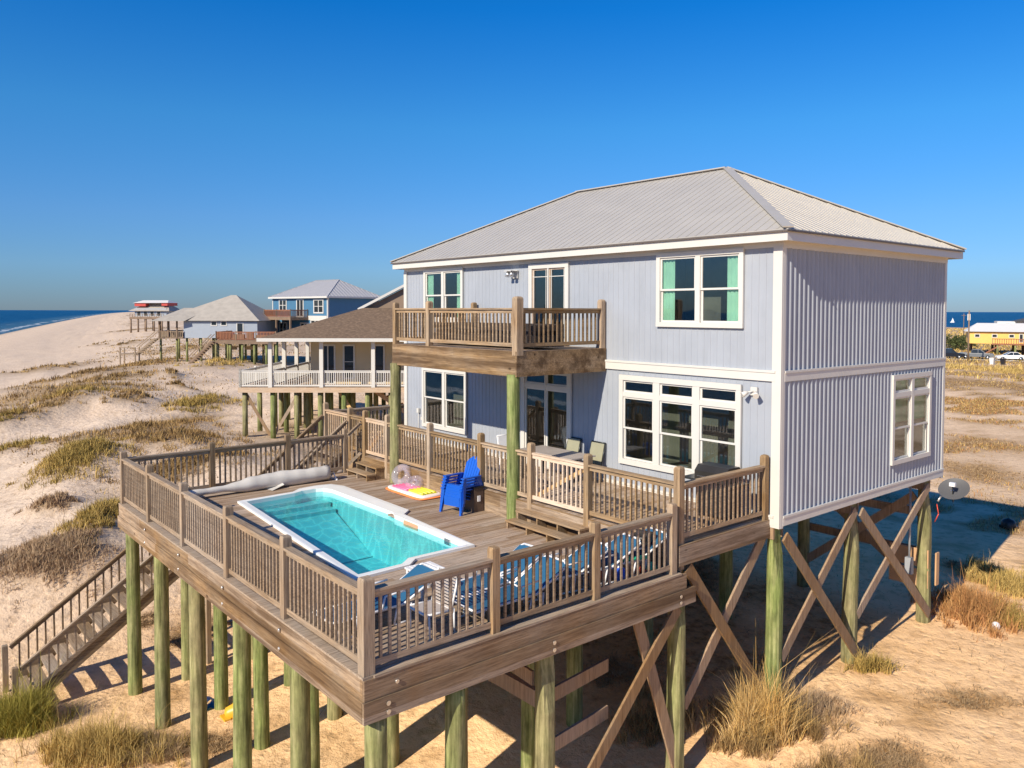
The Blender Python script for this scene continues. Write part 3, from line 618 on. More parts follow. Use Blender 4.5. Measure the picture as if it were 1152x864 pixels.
# skirt: two stacked timbers
boxes(pdk,'skirt_timber','fascia_wood_x',[(PX0-.02,PX1-.001,PY0-.05,PY0,-.70,-.41),(PX0-.05,PX1+.019,PY0-.075,PY0-.02,-1.0,-.705)])
boxes(pdk,'skirt_timber','fascia_wood_y',[(PX1,PX1+.05,PY0-.05,PY1+.10,-.70,-.41),(PX1+.02,PX1+.075,PY0-.07,PY1+.35,-1.0,-.705),(PX0-.05,PX0,PY0,PY1,-1.0,-.41)])
b=MB(); b.box(PX0,PX1+.03,PY0-.06,PY0+.10,-.408,-.375).box(PX1-.1,PX1+.06,PY0+.1,PY1-.05,-.408,-.375); b.build('edge_board','grey_wood_y',pdk)
b=MB()
for i in range(31):
    x=PX0+.2+i*.41
    if -11.3<x<-3.8: b.box(x-.02,x+.02,PY0+.02,-8.0,-.68,-.43).box(x-.02,x+.02,-4.4,PY1-.1,-.68,-.43)
    else: b.box(x-.02,x+.02,PY0+.02,PY1-.1,-.68,-.43)
for y in (-8.1,-4.3): b.box(PX0+.02,PX1-.02,y-.05,y+.05,-.95,-.69)
b.build('joist','deck_wood_y',pdk)
px=[-12.82,-10.5,-8.0,-5.42,-2.86,-.24]; yb=PY0+.05
for i,x in enumerate(px): post(pdk,x,yb,-.62,.95,m='grey_wood_z',w=.145 if i<5 else .17)
for a,c in zip(px[:-1],px[1:]): rail(pdk,(a,yb,PZ),(c,yb,PZ),cap=1.17,low=.10,m='grey_wood_x',gap=.135)
py=[-9.60,-7.42,-5.24,-3.2]
for y in py[1:]: post(pdk,-.24,y,-.62 if y<-4 else -.4,.95,m='deck_wood_z')
for a,c in zip(py[:-1],py[1:]): rail(pdk,(-.24,a,PZ),(-.24,c,PZ),cap=1.17,low=.10,m='grey_wood_y')
pl=[-9.60,-7.4,-5.25,-3.42]
for y in pl[1:]: post(pdk,-12.82,y,-.62,.95,m='grey_wood_z')
for a,c in zip(pl[:-1],pl[1:]): rail(pdk,(-12.82,a,PZ),(-12.82,c,PZ),cap=1.17,low=.10,m='grey_wood_y')
rail(pdk,(-12.82,-3.42,PZ),(-12.5,-2.98,UZ),cap=1.12,low=.10,m='grey_wood_y',gap=.12)
for x in (-12.8,-10.3,-7.8,-5.25,-2.75,-.3):
    pile(pdk,x,-9.43,gz(x,-9.45)-.6,-1.0+.02,r=.155,notch=None); pile(pdk,x,-8.1,gz(x,-8.1)-.6,-.96,r=.15)
    pile(pdk,x,-6.3,gz(x,-6.3)-.6,-.7 if x>-.5 else -1.9,r=.16,notch=(1,0,-1.9) if x>-.5 else None)
for x in (-5.25,-2.75): pile(pdk,x,-4.6,gz(x,-4.6)-.6,-1.9,r=.13)
b=MB(); b.box(PX0+.1,-.5,-6.36,-6.24,-2.0,-1.72); b.build('cross_beam','brace_wood',pdk)
brace(pdk,(-.2,-3.05,-1.05),(-.2,-5.6,-3.6)); brace(pdk,(-.28,-4.1,-1.05),(-.28,-2.95,-4.2)); 
brace(pdk,(-.25,-6.25,-1.75),(-.45,-4.7,-1.75)); brace(pdk,(-.25,-6.25,-2.6),(-.45,-4.7,-2.6)); brace(pdk,(-2.6,-6.2,-1.5),(-.5,-6.4,-1.5),up=(0,1,0),m='brace_wood')
b=MB()
for x in (-10.5,-8.0,-5.42,-2.86): 
    for z in (-.55,-.85): b.cyl((x,-9.74,z),(x,-9.71,z),.03,n=8)
for y in (-9.35,-6.3,-3.1):
    for z in (-.80,-.92): b.cyl((-.08,y,z),(-.105+.02,y,z),.035,n=8)
for y in (-9.2,): b.cyl((-.12,y,-.55),(-.1,y,-.55),.03,n=8)
b.build('bolt','galv',pdk)
# outer stair from the upper deck down to the sand
def flight(root,x0,x1,ya,za,yb_,zb,n,m='grey_wood_x'):
    for i in range(n):
        t=(i+1)/(n+0.); y=ya+(yb_-ya)*t; z=za+(zb-za)*t
        MB().box(x0+.05,x1-.05,y-.02,y+.27,z,z+.04).build('step',m,root)
    b=MB()
    for x in (x0+.025,x1-.025): b.bar((x,ya,za-.12),(x,yb_,zb-.10),.045,.28)
    b.build('stringer','grey_wood_y',root)
st=thing('beach_stair','long wooden stair with two handrails descending from the decks to the beach sand','stair',(-14.3,-8,-5.2))
xa,xb=-15.1,-13.42
flight(st,xa,xb,-3.0,UZ,-5.6,-1.95,10); 
b=MB()
for i in range(12): b.box(xa+i*.14,xa+i*.14+.134,-7.35,-5.6,-1.99,-1.95)
b.build('landing','floor_wood',st)
flight(st,xa,xb,-7.35,-1.95,-11.75,-5.1,15)
for x in (xa,xb):
    rail(st,(x,-3.0,UZ),(x,-5.6,-1.95),cap=1.05,m='grey_wood_y',gap=.16,capw=.1); rail(st,(x,-5.6,-1.95),(x,-7.35,-1.95),cap=1.05,m='grey_wood_y',gap=.16)
    rail(st,(x,-7.35,-1.95),(x,-11.9,-5.2),cap=.98,m='grey_wood_y',gap=.2,capw=.1,low=.05)
    for y,z in ((-5.6,-1.95),(-7.35,-1.95)): post(st,x,y,gz(x,y)-.3,z+1.12,w=.12,m='grey_wood_z')
    post(st,x,-11.95,gz(x,-11.95)-.3,-4.15,w=.13,m='grey_wood_z')
# ------------------------------------------------------------------ pool
pool=thing('swimming_pool','rectangular turquoise pool with white coping set into the wooden deck','swimming pool',(-7.6,-6.2,-1.7))
out=[(-11.02,-7.38),(-3.72,-7.92),(-3.78,-6.72),(-4.02,-6.45),(-4.02,-5.0),(-7.15,-4.80),(-7.42,-4.50),(-10.9,-4.45),(-11.35,-4.62),(-11.45,-5.0),(-11.38,-5.55),(-11.12,-5.85)]
inn=[(-10.87,-7.20),(-3.92,-7.75),(-3.94,-6.80),(-4.17,-6.52),(-4.17,-5.12),(-7.25,-5.0),(-7.50,-4.90),(-10.75,-4.90),(-11.02,-5.02),(-11.10,-5.2),(-11.10,-5.60),(-10.98,-5.85)]
def ringm(b,A,za,B_,zb,sm_=False):
    n=len(A); b.add([(x,y,za) for x,y in A]+[(x,y,zb) for x,y in B_],[(i,(i+1)%n,n+(i+1)%n,n+i) for i in range(n)],sm_)
b=MB(); z=-.335; c=[((o[0]*.75+i_[0]*.25),(o[1]*.75+i_[1]*.25)) for o,i_ in zip(out,inn)]
ringm(b,out,PZ-.06,out,z-.003); ringm(b,out,z-.003,c,z); ringm(b,c,z,inn,z-.012); ringm(b,inn,z-.012,inn,-.58); b.build('coping','pool_white',pool)
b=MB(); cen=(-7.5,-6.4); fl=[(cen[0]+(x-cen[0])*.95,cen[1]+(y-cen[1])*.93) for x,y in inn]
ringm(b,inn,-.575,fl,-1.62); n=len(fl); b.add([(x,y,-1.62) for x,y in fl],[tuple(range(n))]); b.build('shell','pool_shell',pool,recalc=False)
b=MB(); b.box(-11.05,-10.65,-7.15,-4.98,-1.7,-.66).box(-10.65,-10.3,-7.15,-5.0,-1.7,-.78).prism([(-10.3,-.88),(-8.3,-1.60),(-10.3,-1.7)],-7.15,-5.0,'xz'); b.build('pool_step','pool_shell',pool)
b=MB(); b.add([(x,y,-.44) for x,y in [(cen[0]+(x-cen[0])*.9995,cen[1]+(y-cen[1])*.9995) for x,y in inn]],[tuple(range(len(inn)))]); b.build('water','pool_water',pool,recalc=False)
b=MB(); b.box(-4.95,-4.75,-5.135,-5.10,-.50,-.38) ; b.build('skimmer','galv',pool)
b=MB(); b.box(-6.75,-6.15,-5.06,-4.99,-.49,-.37); b.build('skimmer_lid','coral',pool)
# ------------------------------------------------------------------ things on the decks
# pool cover roll
cv=thing('pool_cover_roll','long rolled translucent white pool cover lying along the left railing of the pool deck','pool cover',(-12.15,-6.2,PZ))
b=MB(); n=20; m_=34; y0,y1=-8.6,-4.35; vs=[];
for k in range(m_+1):
    t=k/m_; y=y0+(y1-y0)*t; r=.085+.03*t+.10*sm(.30,.50,np.array(t)).item()+.006*math.sin(k*1.7)+.006*math.sin(k*.6); cz=-.20+.02*t if t>.4 else -.12-.06*t/.4
    cz=PZ+max(r,.17)+.0
    for i in range(n):
        a=2*math.pi*i/n; rr=r*(1+.05*math.sin(2*a+k*.2)+.03*math.sin(5*a+k*.5)+.02*math.sin(9*a+k*1.3)); vs.append((-12.15+.03*math.sin(k*.25)+rr*math.cos(a),y,cz+rr*math.sin(a)))
b.add(vs,[(k*n+i,k*n+(i+1)%n,(k+1)*n+(i+1)%n,(k+1)*n+i) for k in range(m_) for i in range(n)]+[tuple(range(m_*n,m_*n+n)),tuple(range(n))[::-1]],True)
b.build('cover_sheet','cover_white',cv)
b=MB(); b.cyl((-12.15,-8.75,PZ+.17),(-12.15,-4.1,PZ+.17),.04,n=8); b.build('roller_tube','galv',cv)
for y in (-8.7,-4.15): MB().box(-12.4,-11.9,y-.02,y+.02,PZ,PZ+.04).bar((-12.35,y,PZ),(-12.15,y,PZ+.2),.03,.03).bar((-11.95,y,PZ),(-12.15,y,PZ+.2),.03,.03).build('stand','frame_white',cv)
b=MB()
for (px_,py_,a) in ((-12.28,-5.3,.3),(-12.0,-6.2,-.2)): 
    b.add([(px_-.16,py_,PZ+.01),(px_+.24,py_+.05,PZ+.012),(px_+.10,py_+.45,PZ+.10),(px_-.1,py_+.4,PZ+.2)],[(0,1,2,3)])
b.build('loose_edge','cover_white',cv)
# stacked blue chairs
def adirondack():
    t=thing('patio_chair','','chair',(0,0,0),local=True)
    b=MB(); # back: fan of slats with rounded top, leaning back
    n=6
    for k in range(n):
        u0=(k-n/2)/n; u1=(k+1-n/2)/n
        def P(u,v,d): wdt=.46+.12*v; return (u*wdt,.10+.36*v+d,.24+.74*v)
        h0=1-.22*(abs(u0)*2)**2; h1=1-.22*(abs(u1)*2)**2; g=.008
        c=[P(u0+g,0,0),P(u1-g,0,0),P(u1-g,0,.03),P(u0+g,0,.03),P(u0+g,h0,0),P(u1-g,h1,0),P(u1-g,h1,.03),P(u0+g,h0,.03)]
        b.hexa(c)
    b.bar((-.24,.22,.42),(.24,.22,.42),.03,.06).bar((-.26,.36,.70),(.26,.36,.70),.03,.06); b.build('backrest','chair_blue',t)
    b=MB()
    for k in range(6): y=-.36+k*.09; z=.40-.025*k; b.box(-.25,.25,y,y+.082,z-.02,z)
    b.box(-.27,.27,-.38,-.35,.18,.40); b.build('seat','chair_blue',t)
    for s in (-1,1):
        b=MB(); b.add([(s*.26,-.40,.56),(s*.38,-.40,.56),(s*.36,.28,.54),(s*.27,.28,.54),(s*.26,-.40,.59),(s*.38,-.40,.59),(s*.36,.28,.57),(s*.27,.28,.57)],[(0,1,2,3)[::-1],(4,5,6,7),(0,1,5,4),(1,2,6,5),(2,3,7,6),(3,0,4,7)]); b.build('armrest','chair_blue',t)
        b=MB(); b.add([(s*.27,-.36,.56),(s*.35,-.40,.56),(s*.35,-.28,.56),(s*.27,-.26,.56),(s*.33,-.44,0),(s*.39,-.44,0),(s*.39,-.38,0),(s*.33,-.38,0)],[(0,1,2,3),(4,5,6,7),(0,1,5,4),(1,2,6,5),(2,3,7,6),(3,0,4,7)]); b.build('leg','chair_blue',t)
        b=MB(); b.add([(s*.27,.10,.54),(s*.34,.10,.54),(s*.34,.26,.54),(s*.27,.26,.54),(s*.33,.40,0),(s*.38,.40,0),(s*.38,.47,0),(s*.33,.47,0)],[(0,1,2,3),(4,5,6,7),(0,1,5,4),(1,2,6,5),(2,3,7,6),(3,0,4,7)]); b.build('leg','chair_blue',t)
    return t
ch0=adirondack()
names_=['lowest blue plastic chair of the stack, its feet on the pool deck','second lowest blue plastic chair in the stack','middle blue plastic chair of the stack of five','second highest blue plastic chair in the stack','topmost blue plastic chair of the stack, its fan back fully showing']
for k in range(5):
    o=ch0 if k==0 else copy_tree(ch0)
    o.location=(-6.70+.006*k,-3.42+.014*k,PZ+.072*k); o.rotation_euler=(0,0,.21); o.scale=(.93,.97,1.02); o['label']=names_[k]; o['group']='stacked blue patio chairs'
# floats
def slab(b,c,L_,W_,h,rot,nrib=0,dz=0.):
    ca,sa=math.cos(rot),math.sin(rot); n=24; m2=8; vs=[]
    for j in range(m2+1):
        v=j/m2; a=math.pi*v; z=h/2-h/2*math.cos(a); k=.9+.1*math.sin(a)
        for i in range(n):
            t=2*math.pi*i/n; cx,sx=math.cos(t),math.sin(t); e=.35
            x=L_/2*k*math.copysign(abs(cx)**e,cx); y=W_/2*k*math.copysign(abs(sx)**e,sx)
            vs.append((c[0]+x*ca-y*sa,c[1]+x*sa+y*ca,c[2]+z))
    b.add(vs,[(j*n+i,j*n+(i+1)%n,(j+1)*n+(i+1)%n,(j+1)*n+i) for j in range(m2) for i in range(n)]+[tuple(range(m2*n,m2*n+n)),tuple(range(n))[::-1]],True); return b
fl=thing('pool_float','flat pink and white inflatable mattress with yellow and orange ribs lying beside the blue chairs','pool float',(-9.0,-2.9,PZ))
slab(MB(),(-9.1,-3.3,PZ+.005),1.85,.75,.10,.0).build('mattress','float_white',fl)
slab(MB(),(-9.1,-3.3,PZ+.0),1.95,.86,.05,.0).build('base','float_orange',fl)
b=MB()
for k in range(5): b.cyl((-9.85+.1,-3.55+k*.1,PZ+.115),(-9.0,-3.55+k*.1,PZ+.115),.04,n=8)
b.build('pink_rib','float_pink',fl)
b=MB()
for k in range(4): b.cyl((-8.98,-3.5+k*.12,PZ+.12),(-8.3,-3.5+k*.12,PZ+.12),.045,n=8)
b.build('yellow_rib','float_yellow',fl)
def torus(b,c,R_,r,tilt=(0,0,1),n=26,m2=10):
    Z=Vector(tilt).normalized(); A=Z.orthogonal().normalized(); B=Z.cross(A); vs=[]
    for i in range(n):
        t=2*math.pi*i/n; d=A*math.cos(t)+B*math.sin(t)
        for j in range(m2): s=2*math.pi*j/m2; vs.append(Vector(c)+d*(R_+r*math.cos(s))+Z*r*math.sin(s))
    return b.add(vs,[(i*m2+j,((i+1)%n)*m2+j,((i+1)%n)*m2+(j+1)%m2,i*m2+(j+1)%m2) for i in range(n) for j in range(m2)],True)
b=MB(); torus(b,(-9.95,-3.18,PZ+.34),.22,.10,(.35,-.9,.5)); r_=b.build('swim_ring','clear_vinyl'); tag(r_,'clear inflatable swim ring leaning upright behind the pink mattress','swim ring')
b=MB(); torus(b,(-9.3,-3.16,PZ+.24),.19,.075,(.2,-.4,.9)); torus(b,(-9.3,-3.16,PZ+.24),.08,.04,(.2,-.4,.9)); r_=b.build('small_float','clear_vinyl'); tag(r_,'small clear and silver float lying between the upright ring and the blue chairs','pool float')
b=MB(); b.box(-6.72,-6.32,-3.32,-3.03,PZ,PZ+.58); bx=b.build('storage_box','box_brown'); tag(bx,'dark brown storage box standing behind the stack of blue chairs','box')
MB().box(-6.74,-6.30,-3.34,-3.02,PZ+.58,PZ+.62).build('lid','black_plastic',bx); MB().box(-6.318,-6.30,-3.22,-3.14,PZ+.26,PZ+.40).build('handle','frame_white',bx)
# sun loungers
def lounger():
    t=thing('sun_lounger','','sun lounger',(0,0,0),local=True); hh=.30; bw=.31
    f=MB(); f.tube([(-bw,-1.0,hh),(-bw,.25,hh),(bw,.25,hh),(bw,-1.0,hh),(-bw,-1.0,hh)],.02); f.build('frame','frame_white',t)
    B0=Vector((0,.22,hh)); B1=Vector((0,.88,hh+.32))
    f=MB(); f.tube([(-bw,B0.y,B0.z),(-bw,B1.y,B1.z),(-bw+.09,B1.y+.05,B1.z+.06),(bw-.09,B1.y+.05,B1.z+.06),(bw,B1.y,B1.z),(bw,B0.y,B0.z)],.02); f.build('back_frame','frame_white',t)
    MB().box(-bw+.015,bw-.015,-.98,.23,hh-.008,hh+.006).build('seat_sling','sling_blue',t)
    MB().bar(B0,B1+Vector((0,.03,.04)),2*bw-.03,.014).build('back_sling','sling_blue',t)
    for s in (-1,1):
        for (ya,yb2) in ((-.85,-.62),(.12,.34)):
            MB().tube([(s*bw,ya,hh),(s*bw,ya-.06,.02),(s*bw,yb2,.02),(s*bw,yb2+.03,hh)],.018).build('leg','frame_white',t)
        MB().tube([(s*bw,-.15,hh),(s*bw,-.1,hh+.2),(s*bw,.3,hh+.22)],.016).build('armrest','frame_white',t)
    return t
lg=lounger()
lp_=[(-1.78,-8.5,.0,'blue sling sun lounger next to the near corner of the pool'),(-1.5,-6.45,.05,'blue sun lounger beyond the white slatted side table, farther from the railing'),
 (-.75,-6.6,.0,'blue sun lounger beyond the ribbed white chair, by the middle railing post'),(-1.05,-5.35,.3,'blue sun lounger in front of the broad steps, third from the right end'),
 (-.95,-4.6,.3,'blue sun lounger second from the toys at the right end'),(-.9,-3.9,.3,'blue sun lounger nearest the pile of toys at the right end')]
for k,(x,y,a,lb) in enumerate(lp_):
    o=lg if k==0 else copy_tree(lg)
    o.location=(x,y,PZ); o.rotation_euler=(0,0,a+(-.45 if k>2 else 0)); o['label']=lb; o['group']='blue sun loungers behind the right railing'
rc=thing('ribbed_chair','white framed outdoor chair with grey horizontal strap back near the pool corner','chair',(-.95,-8.0,PZ))
b=MB()
for k in range(11): z=PZ+.36+k*.044; y=-7.9+.012*k; b.box(-1.2,-.72,y,y+.01,z,z+.03)
b.build('backrest','table_grey',rc)
b=MB(); b.tube([(-1.23,-7.9,PZ+.32),(-1.23,-7.76,PZ+.86),(-.69,-7.76,PZ+.86),(-.69,-7.9,PZ+.32)],.02); b.tube([(-1.23,-8.35,PZ+.36),(-1.23,-7.9,PZ+.34),(-.69,-7.9,PZ+.34),(-.69,-8.35,PZ+.36),(-1.23,-8.35,PZ+.36)],.02); b.build('frame','frame_white',rc)
b=MB(); b.box(-1.2,-.72,-8.33,-7.92,PZ+.35,PZ+.36); b.build('seat','table_grey',rc)
for x in (-1.23,-.69):
    for y in (-8.3,-7.85): MB().cyl((x,y,PZ+.36),(x+.02,y,PZ),.018,n=6).build('leg','frame_white',rc)
tb=thing('side_table','small white slatted resin side table between the near loungers','side table',(-2.35,-7.3,PZ))
b=MB()
for k in range(6): b.box(-2.62,-2.08,-7.55+k*.09,-7.475+k*.09,PZ+.43,PZ+.46)
b.build('tabletop','frame_white',tb)
for x in (-2.58,-2.12):
    for y in (-7.5,-7.08): MB().box(x-.025,x+.025,y-.025,y+.025,PZ,PZ+.43).build('leg','frame_white',tb)
b=MB(); slab(b,(-2.15,-9.15,PZ+.02),.8,.5,.24,.5); k_=b.build('towel_bag','black_plastic'); tag(k_,'black bag slumped on the deck in the near corner of the railing','bag')
b=MB(); slab(b,(-.75,-3.45,PZ+.55),.34,.5,.16,.2); k_=b.build('dark_cushion','black_plastic'); tag(k_,'dark cushion propped on the lounger nearest the toys','cushion')
k_['label']='dark navy cushion resting at the head of the right-end lounger'
def ball(c,r,m,name,label,cat='toy',sq=1.):
    b=MB(); n=12; b.lathe(c,[(max(.001,r*math.sin(math.pi*j/8)),-r*sq*math.cos(math.pi*j/8)) for j in range(9)],n); o=b.build(name,m); tag(o,label,cat); return o
def toy_gun(c,a,m,label):
    b=MB(); d=Vector((math.cos(a),math.sin(a),.1)); c=Vector(c); b.cyl(c-d*.3,c+d*.3,.05,.035,n=8).cyl(c-d*.1-Vector((0,0,.15)),c-d*.08,.03,n=6).cyl(c-d*.32,c-d*.14,.075,n=8); o=b.build('water_toy',m); tag(o,label,'toy'); return o
toy_gun((-.62,-3.9,PZ+.35),.9,'toy_green','green water blaster toy in the railing corner below the tall post')
toy_gun((-.55,-3.7,PZ+.12),-.4,'toy_red','red and orange water blaster toy lying under the green one')
ball((-.55,-4.25,PZ+.14),.14,'toy_blue','toy_ball','dark blue toy ball behind the railing next to the water blasters')
ball((-.5,-3.5,PZ+.12),.12,'toy_green','toy_ball','green toy ball at the right end of the pool deck')
b=MB(); b.box(-1.3,-.9,-4.45,-4.15,PZ,PZ+.22); b.box(-1.33,-.87,-4.48,-4.12,PZ+.22,PZ+.25); k_=b.build('toy_crate','toy_red'); tag(k_,'low dark red toy crate in front of the right-end lounger','crate')
# upper deck furniture
t=thing('patio_table','large grey rectangular outdoor table with cloth top behind the right gate','table',(-5.95,-.95,UZ))
MB().box(-7.0,-4.95,-1.35,-.5,UZ+.72,UZ+.75).build('tabletop','table_grey',t)
for x in (-6.9,-5.05):
    for y in (-1.28,-.57): MB().box(x-.03,x+.03,y-.03,y+.03,UZ,UZ+.72).build('leg','dark_metal',t)
def pchair(x,y,a,label,m='olive_sling'):
    t=thing('dining_chair',label,'chair',(0,0,0),local=True)
    MB().box(-.24,.24,-.24,.22,.42,.44).build('seat',m,t); MB().bar((0,.24,.45),(0,.36,.98),.46,.03).build('backrest',m,t)
    MB().tube([(-.25,.22,.44),(-.25,.38,1.0),(.25,.38,1.0),(.25,.22,.44)],.016).build('back_frame','frame_white' if m=='frame_white' else 'dark_metal',t)
    for s in (-1,1):
        for yy in (-.22,.24): MB().cyl((s*.24,yy,.43),(s*.26,yy,0),.016,n=6).build('leg','dark_metal' if m!='frame_white' else 'frame_white',t)
    t.location=(x,y,UZ); t.rotation_euler=(0,0,a)
pchair(-6.2,-.42,0,'olive sling chair against the wall side of the table, nearer the sliding door'); pchair(-5.3,-.42,0,'olive sling chair against the wall side of the table, farther from the sliding door'); pchair(-7.45,-1.2,1.5,'white patio chair at the left end of the grey table','frame_white')
g=thing('gas_grill','black gas grill by the big window at the right end of the upper deck','grill',(-1.0,-.75,UZ))
MB().box(-1.38,-.62,-1.0,-.5,UZ+.08,UZ+.78).build('cabinet','black_plastic',g)
b=MB(); b.prism([(-1.05,UZ+.80),(-.45,UZ+.80),(-.45,UZ+1.02),(-.56,UZ+1.12),(-.93,UZ+1.12),(-1.05,UZ+1.0)],-1.40,-.60,'yz'); b.build('lid','grill_lid',g)
MB().box(-1.78,-1.42,-1.0,-.5,UZ+.76,UZ+.80).build('side_shelf','dark_metal',g); MB().box(-.58,-.38,-1.0,-.5,UZ+.76,UZ+.80).build('side_shelf','dark_metal',g)
MB().cyl((-1.3,-1.09,UZ+.9),(-.7,-1.09,UZ+.9),.014,n=6).build('handle','steel',g)
for x in (-1.32,-.68):
    for y in (-.95,-.55): MB().cyl((x-.02,y,UZ+.05),(x+.02,y,UZ+.05),.05,n=10).build('wheel','rubber',g)
# lights, dish
def flood(x,z,label,s=1.):
    t=thing('floodlight',label,'light',(x,-.02,z))
    MB().box(x-.08,x+.08,-.07,-.022,z-.09,z+.09).build('mount_plate','white_paint',t)
    for k in (-1,1):
        b=MB(); b.cyl((x,-.07,z),(x+k*.10,-.16,z-.02),.015,n=6); d=Vector((k*.5,-.7,-.45)).normalized(); p=Vector((x+k*.10,-.14,z-.02)); b.cyl(p,p+d*.14*s,.035*s,.065*s,n=12); b.build('lamp_head','white_paint',t)
flood(-.60,2.83,'white twin-head floodlight on the wall right of the triple window')
t=thing('wall_light','small square white wall light hanging left of the upstairs door','light',(-8.78,-.02,5.62))
MB().box(-8.94,-8.62,-.32,-.022,5.70,5.72).build('mount_plate','white_paint',t)
for k in (-1,1): MB().cyl((-8.78+k*.09,-.20,5.70),(-8.78+k*.09,-.25,5.54),.045,.07,n=12).build('lamp_head','galv',t)
MB().box(-8.92,-8.64,-.06,-.022,5.5,5.74).build('bracket','white_paint',t)
dsh=thing('satellite_dish','dark grey satellite dish on the pile under the rear right corner of the grey house','satellite dish',(.20,7.75,-.55))
b=MB(); nrm=Vector((.15,-.62,.75)).normalized(); A=nrm.orthogonal().normalized(); B=nrm.cross(A); c=Vector((.42,7.9,-.30)); vs=[];nr=5;nn=24
for j in range(nr+1):
    r=.40*j/nr; 
    for i in range(nn): tt=2*math.pi*i/nn; vs.append(c+A*r*math.cos(tt)*1.0+B*r*math.sin(tt)*.9+nrm*(.35*r*r))
b.add(vs,[(j*nn+i,j*nn+(i+1)%nn,(j+1)*nn+(i+1)%nn,(j+1)*nn+i) for j in range(nr) for i in range(nn)],True); dd=b.build('reflector','dish_grey',dsh,recalc=False)
MB().tube([tuple(c),tuple(c+Vector((-.25,-.1,-.12))),(.12,7.6,-.62)],.025).build('arm','galv',dsh)
MB().tube([tuple(c-Vector((.02,0,.34))),tuple(c+nrm*.42+Vector((0,0,-.12)))],.015).build('feed_arm','dark_metal',dsh); p=c+nrm*.42+Vector((0,0,-.12)); MB().box(p.x-.07,p.x+.07,p.y-.05,p.y+.05,p.z-.05,p.z+.05).build('receiver','frame_white',dsh)
MB().tube([(.1,7.6,-.7),(.17,7.55,-.95),(.05,7.6,-1.2)],.012).build('cable','toy_red',dsh)
# small things on the sand
def onz(x,y,dz=0): return gz(x,y)+dz
x,y=-10.48,-8.31; b=MB(); z=onz(x,y); b.lathe((x,y,z+.12),[(.10,-.17),(.14,.14),(.155,.15)],14,'x'); k_=b.build('sand_bucket','bucket_blue'); tag(k_,'blue sand bucket lying on its side between the deck piles','bucket')
x,y=-9.62,-8.12; b=MB(); z=onz(x,y); b.lathe((x,y,z+.08),[(.02,-.14),(.15,-.08),(.19,.10),(.21,.11)],14,'y'); b.box(x-.14,x+.2,y-.2,y-.05,z,z+.04); k_=b.build('sand_toy','toy_yellow'); tag(k_,'yellow plastic sand toy beside the blue bucket under the deck','toy')
ball((1.4,8.3,onz(1.4,8.3)+.10),.11,'frame_white','white_float_ball','white ball lying in the grass at the right edge','ball')
x,y=-2.1,19.6; z=onz(x,y); b=MB(); b.lathe((x,y,z),[(.26,0),(.28,.22),(.2,.34),(.02,.40)],10); b.box(x-.3,x+.3,y-.1,y+.2,z,z+.12); k_=b.build('ground_box','black_plastic'); tag(k_,'small black utility box on the sand behind the house, inside its shadow','utility box')

so_=thing('outdoor_sofa','low dark wicker sofa along the railing of the upstairs balcony','sofa',(-7.6,-1.7,BZ))
MB().box(-9.9,-5.4,-2.2,-1.2,BZ+.06,BZ+.34).build('base','box_wicker',so_)
for k in range(4): MB().box(-9.78+k*1.07,-8.75+k*1.07,-2.15,-1.45,BZ+.345,BZ+.45).build('cushion','box_wicker',so_)
MB().box(-9.9,-5.4,-1.44,-1.2,BZ+.34,BZ+.62).build('backrest','box_wicker',so_)
for x in (-9.9,-5.56): MB().box(x,x+.16,-2.2,-1.45,BZ+.455,BZ+.60).build('armrest','box_wicker',so_)
# ------------------------------------------------------------------ neighbouring houses (local frames: x along the facade, y away, z world height minus base)
def fpanel(root,x0,x1,y,z0,z1,m='window_dark',fm='white_paint',c=.10,name='window',cols=1,side=None,d=.05,rows=1):
    """framed opening on a facade facing -y (or +x when side is given)"""
    F=(Vector((x0,y,z0)),Vector((1,0,0)),Vector((0,-1,0))) if side is None else (Vector((side,x0,z0)),Vector((0,1,0)),Vector((1,0,0)))
    w,h=x1-x0,z1-z0; b=MB(); b.fbox(F,-c,0,-c,h+c,.002,d).fbox(F,w,w+c,-c,h+c,.002,d).fbox(F,0,w,-c,0,.002,d).fbox(F,0,w,h,h+c,.002,d)
    for k in range(1,cols): b.fbox(F,w*k/cols-c*.35,w*k/cols+c*.35,0,h,.002,d)
    for k in range(1,rows): b.fbox(F,0,w,h*k/rows-c*.2,h*k/rows+c*.2,.002,d-.01)
    f=b.build(name,fm,root); MB().fbox(F,0,w,0,h,-.02,.012).build('pane',m,f); return f
def lrail(root,pts,z,h=.95,m='white_vinyl',gap=.16,pw=.12,bal=.04,posts=True,capw=.09):
    for a,c in zip(pts[:-1],pts[1:]):
        rail(root,(a[0],a[1],z),(c[0],c[1],z),cap=h,low=.06,gap=gap,m=m,bal=bal,capw=capw,post_w=pw)
    if posts:
        for a in pts: b=MB(); b.box(a[0]-pw/2,a[0]+pw/2,a[1]-pw/2,a[1]+pw/2,z-.02,z+h+.08); b.build('railing_post',m if m!='red_deck' else 'far_wood',root)
def lpiles(root,base,rz,pts,z1,r=.15,m='pile_wood'):
    ca,sa=math.cos(rz),math.sin(rz)
    for x,y in pts:
        X,Y=base[0]+x*ca-y*sa,base[1]+x*sa+y*ca; z0=gz(X,Y)-base[2]-.4
        b=MB(); b.cyl((x,y,z0),(x,y,z1),r*1.08,r,n=9); b.build('pile',m,root)
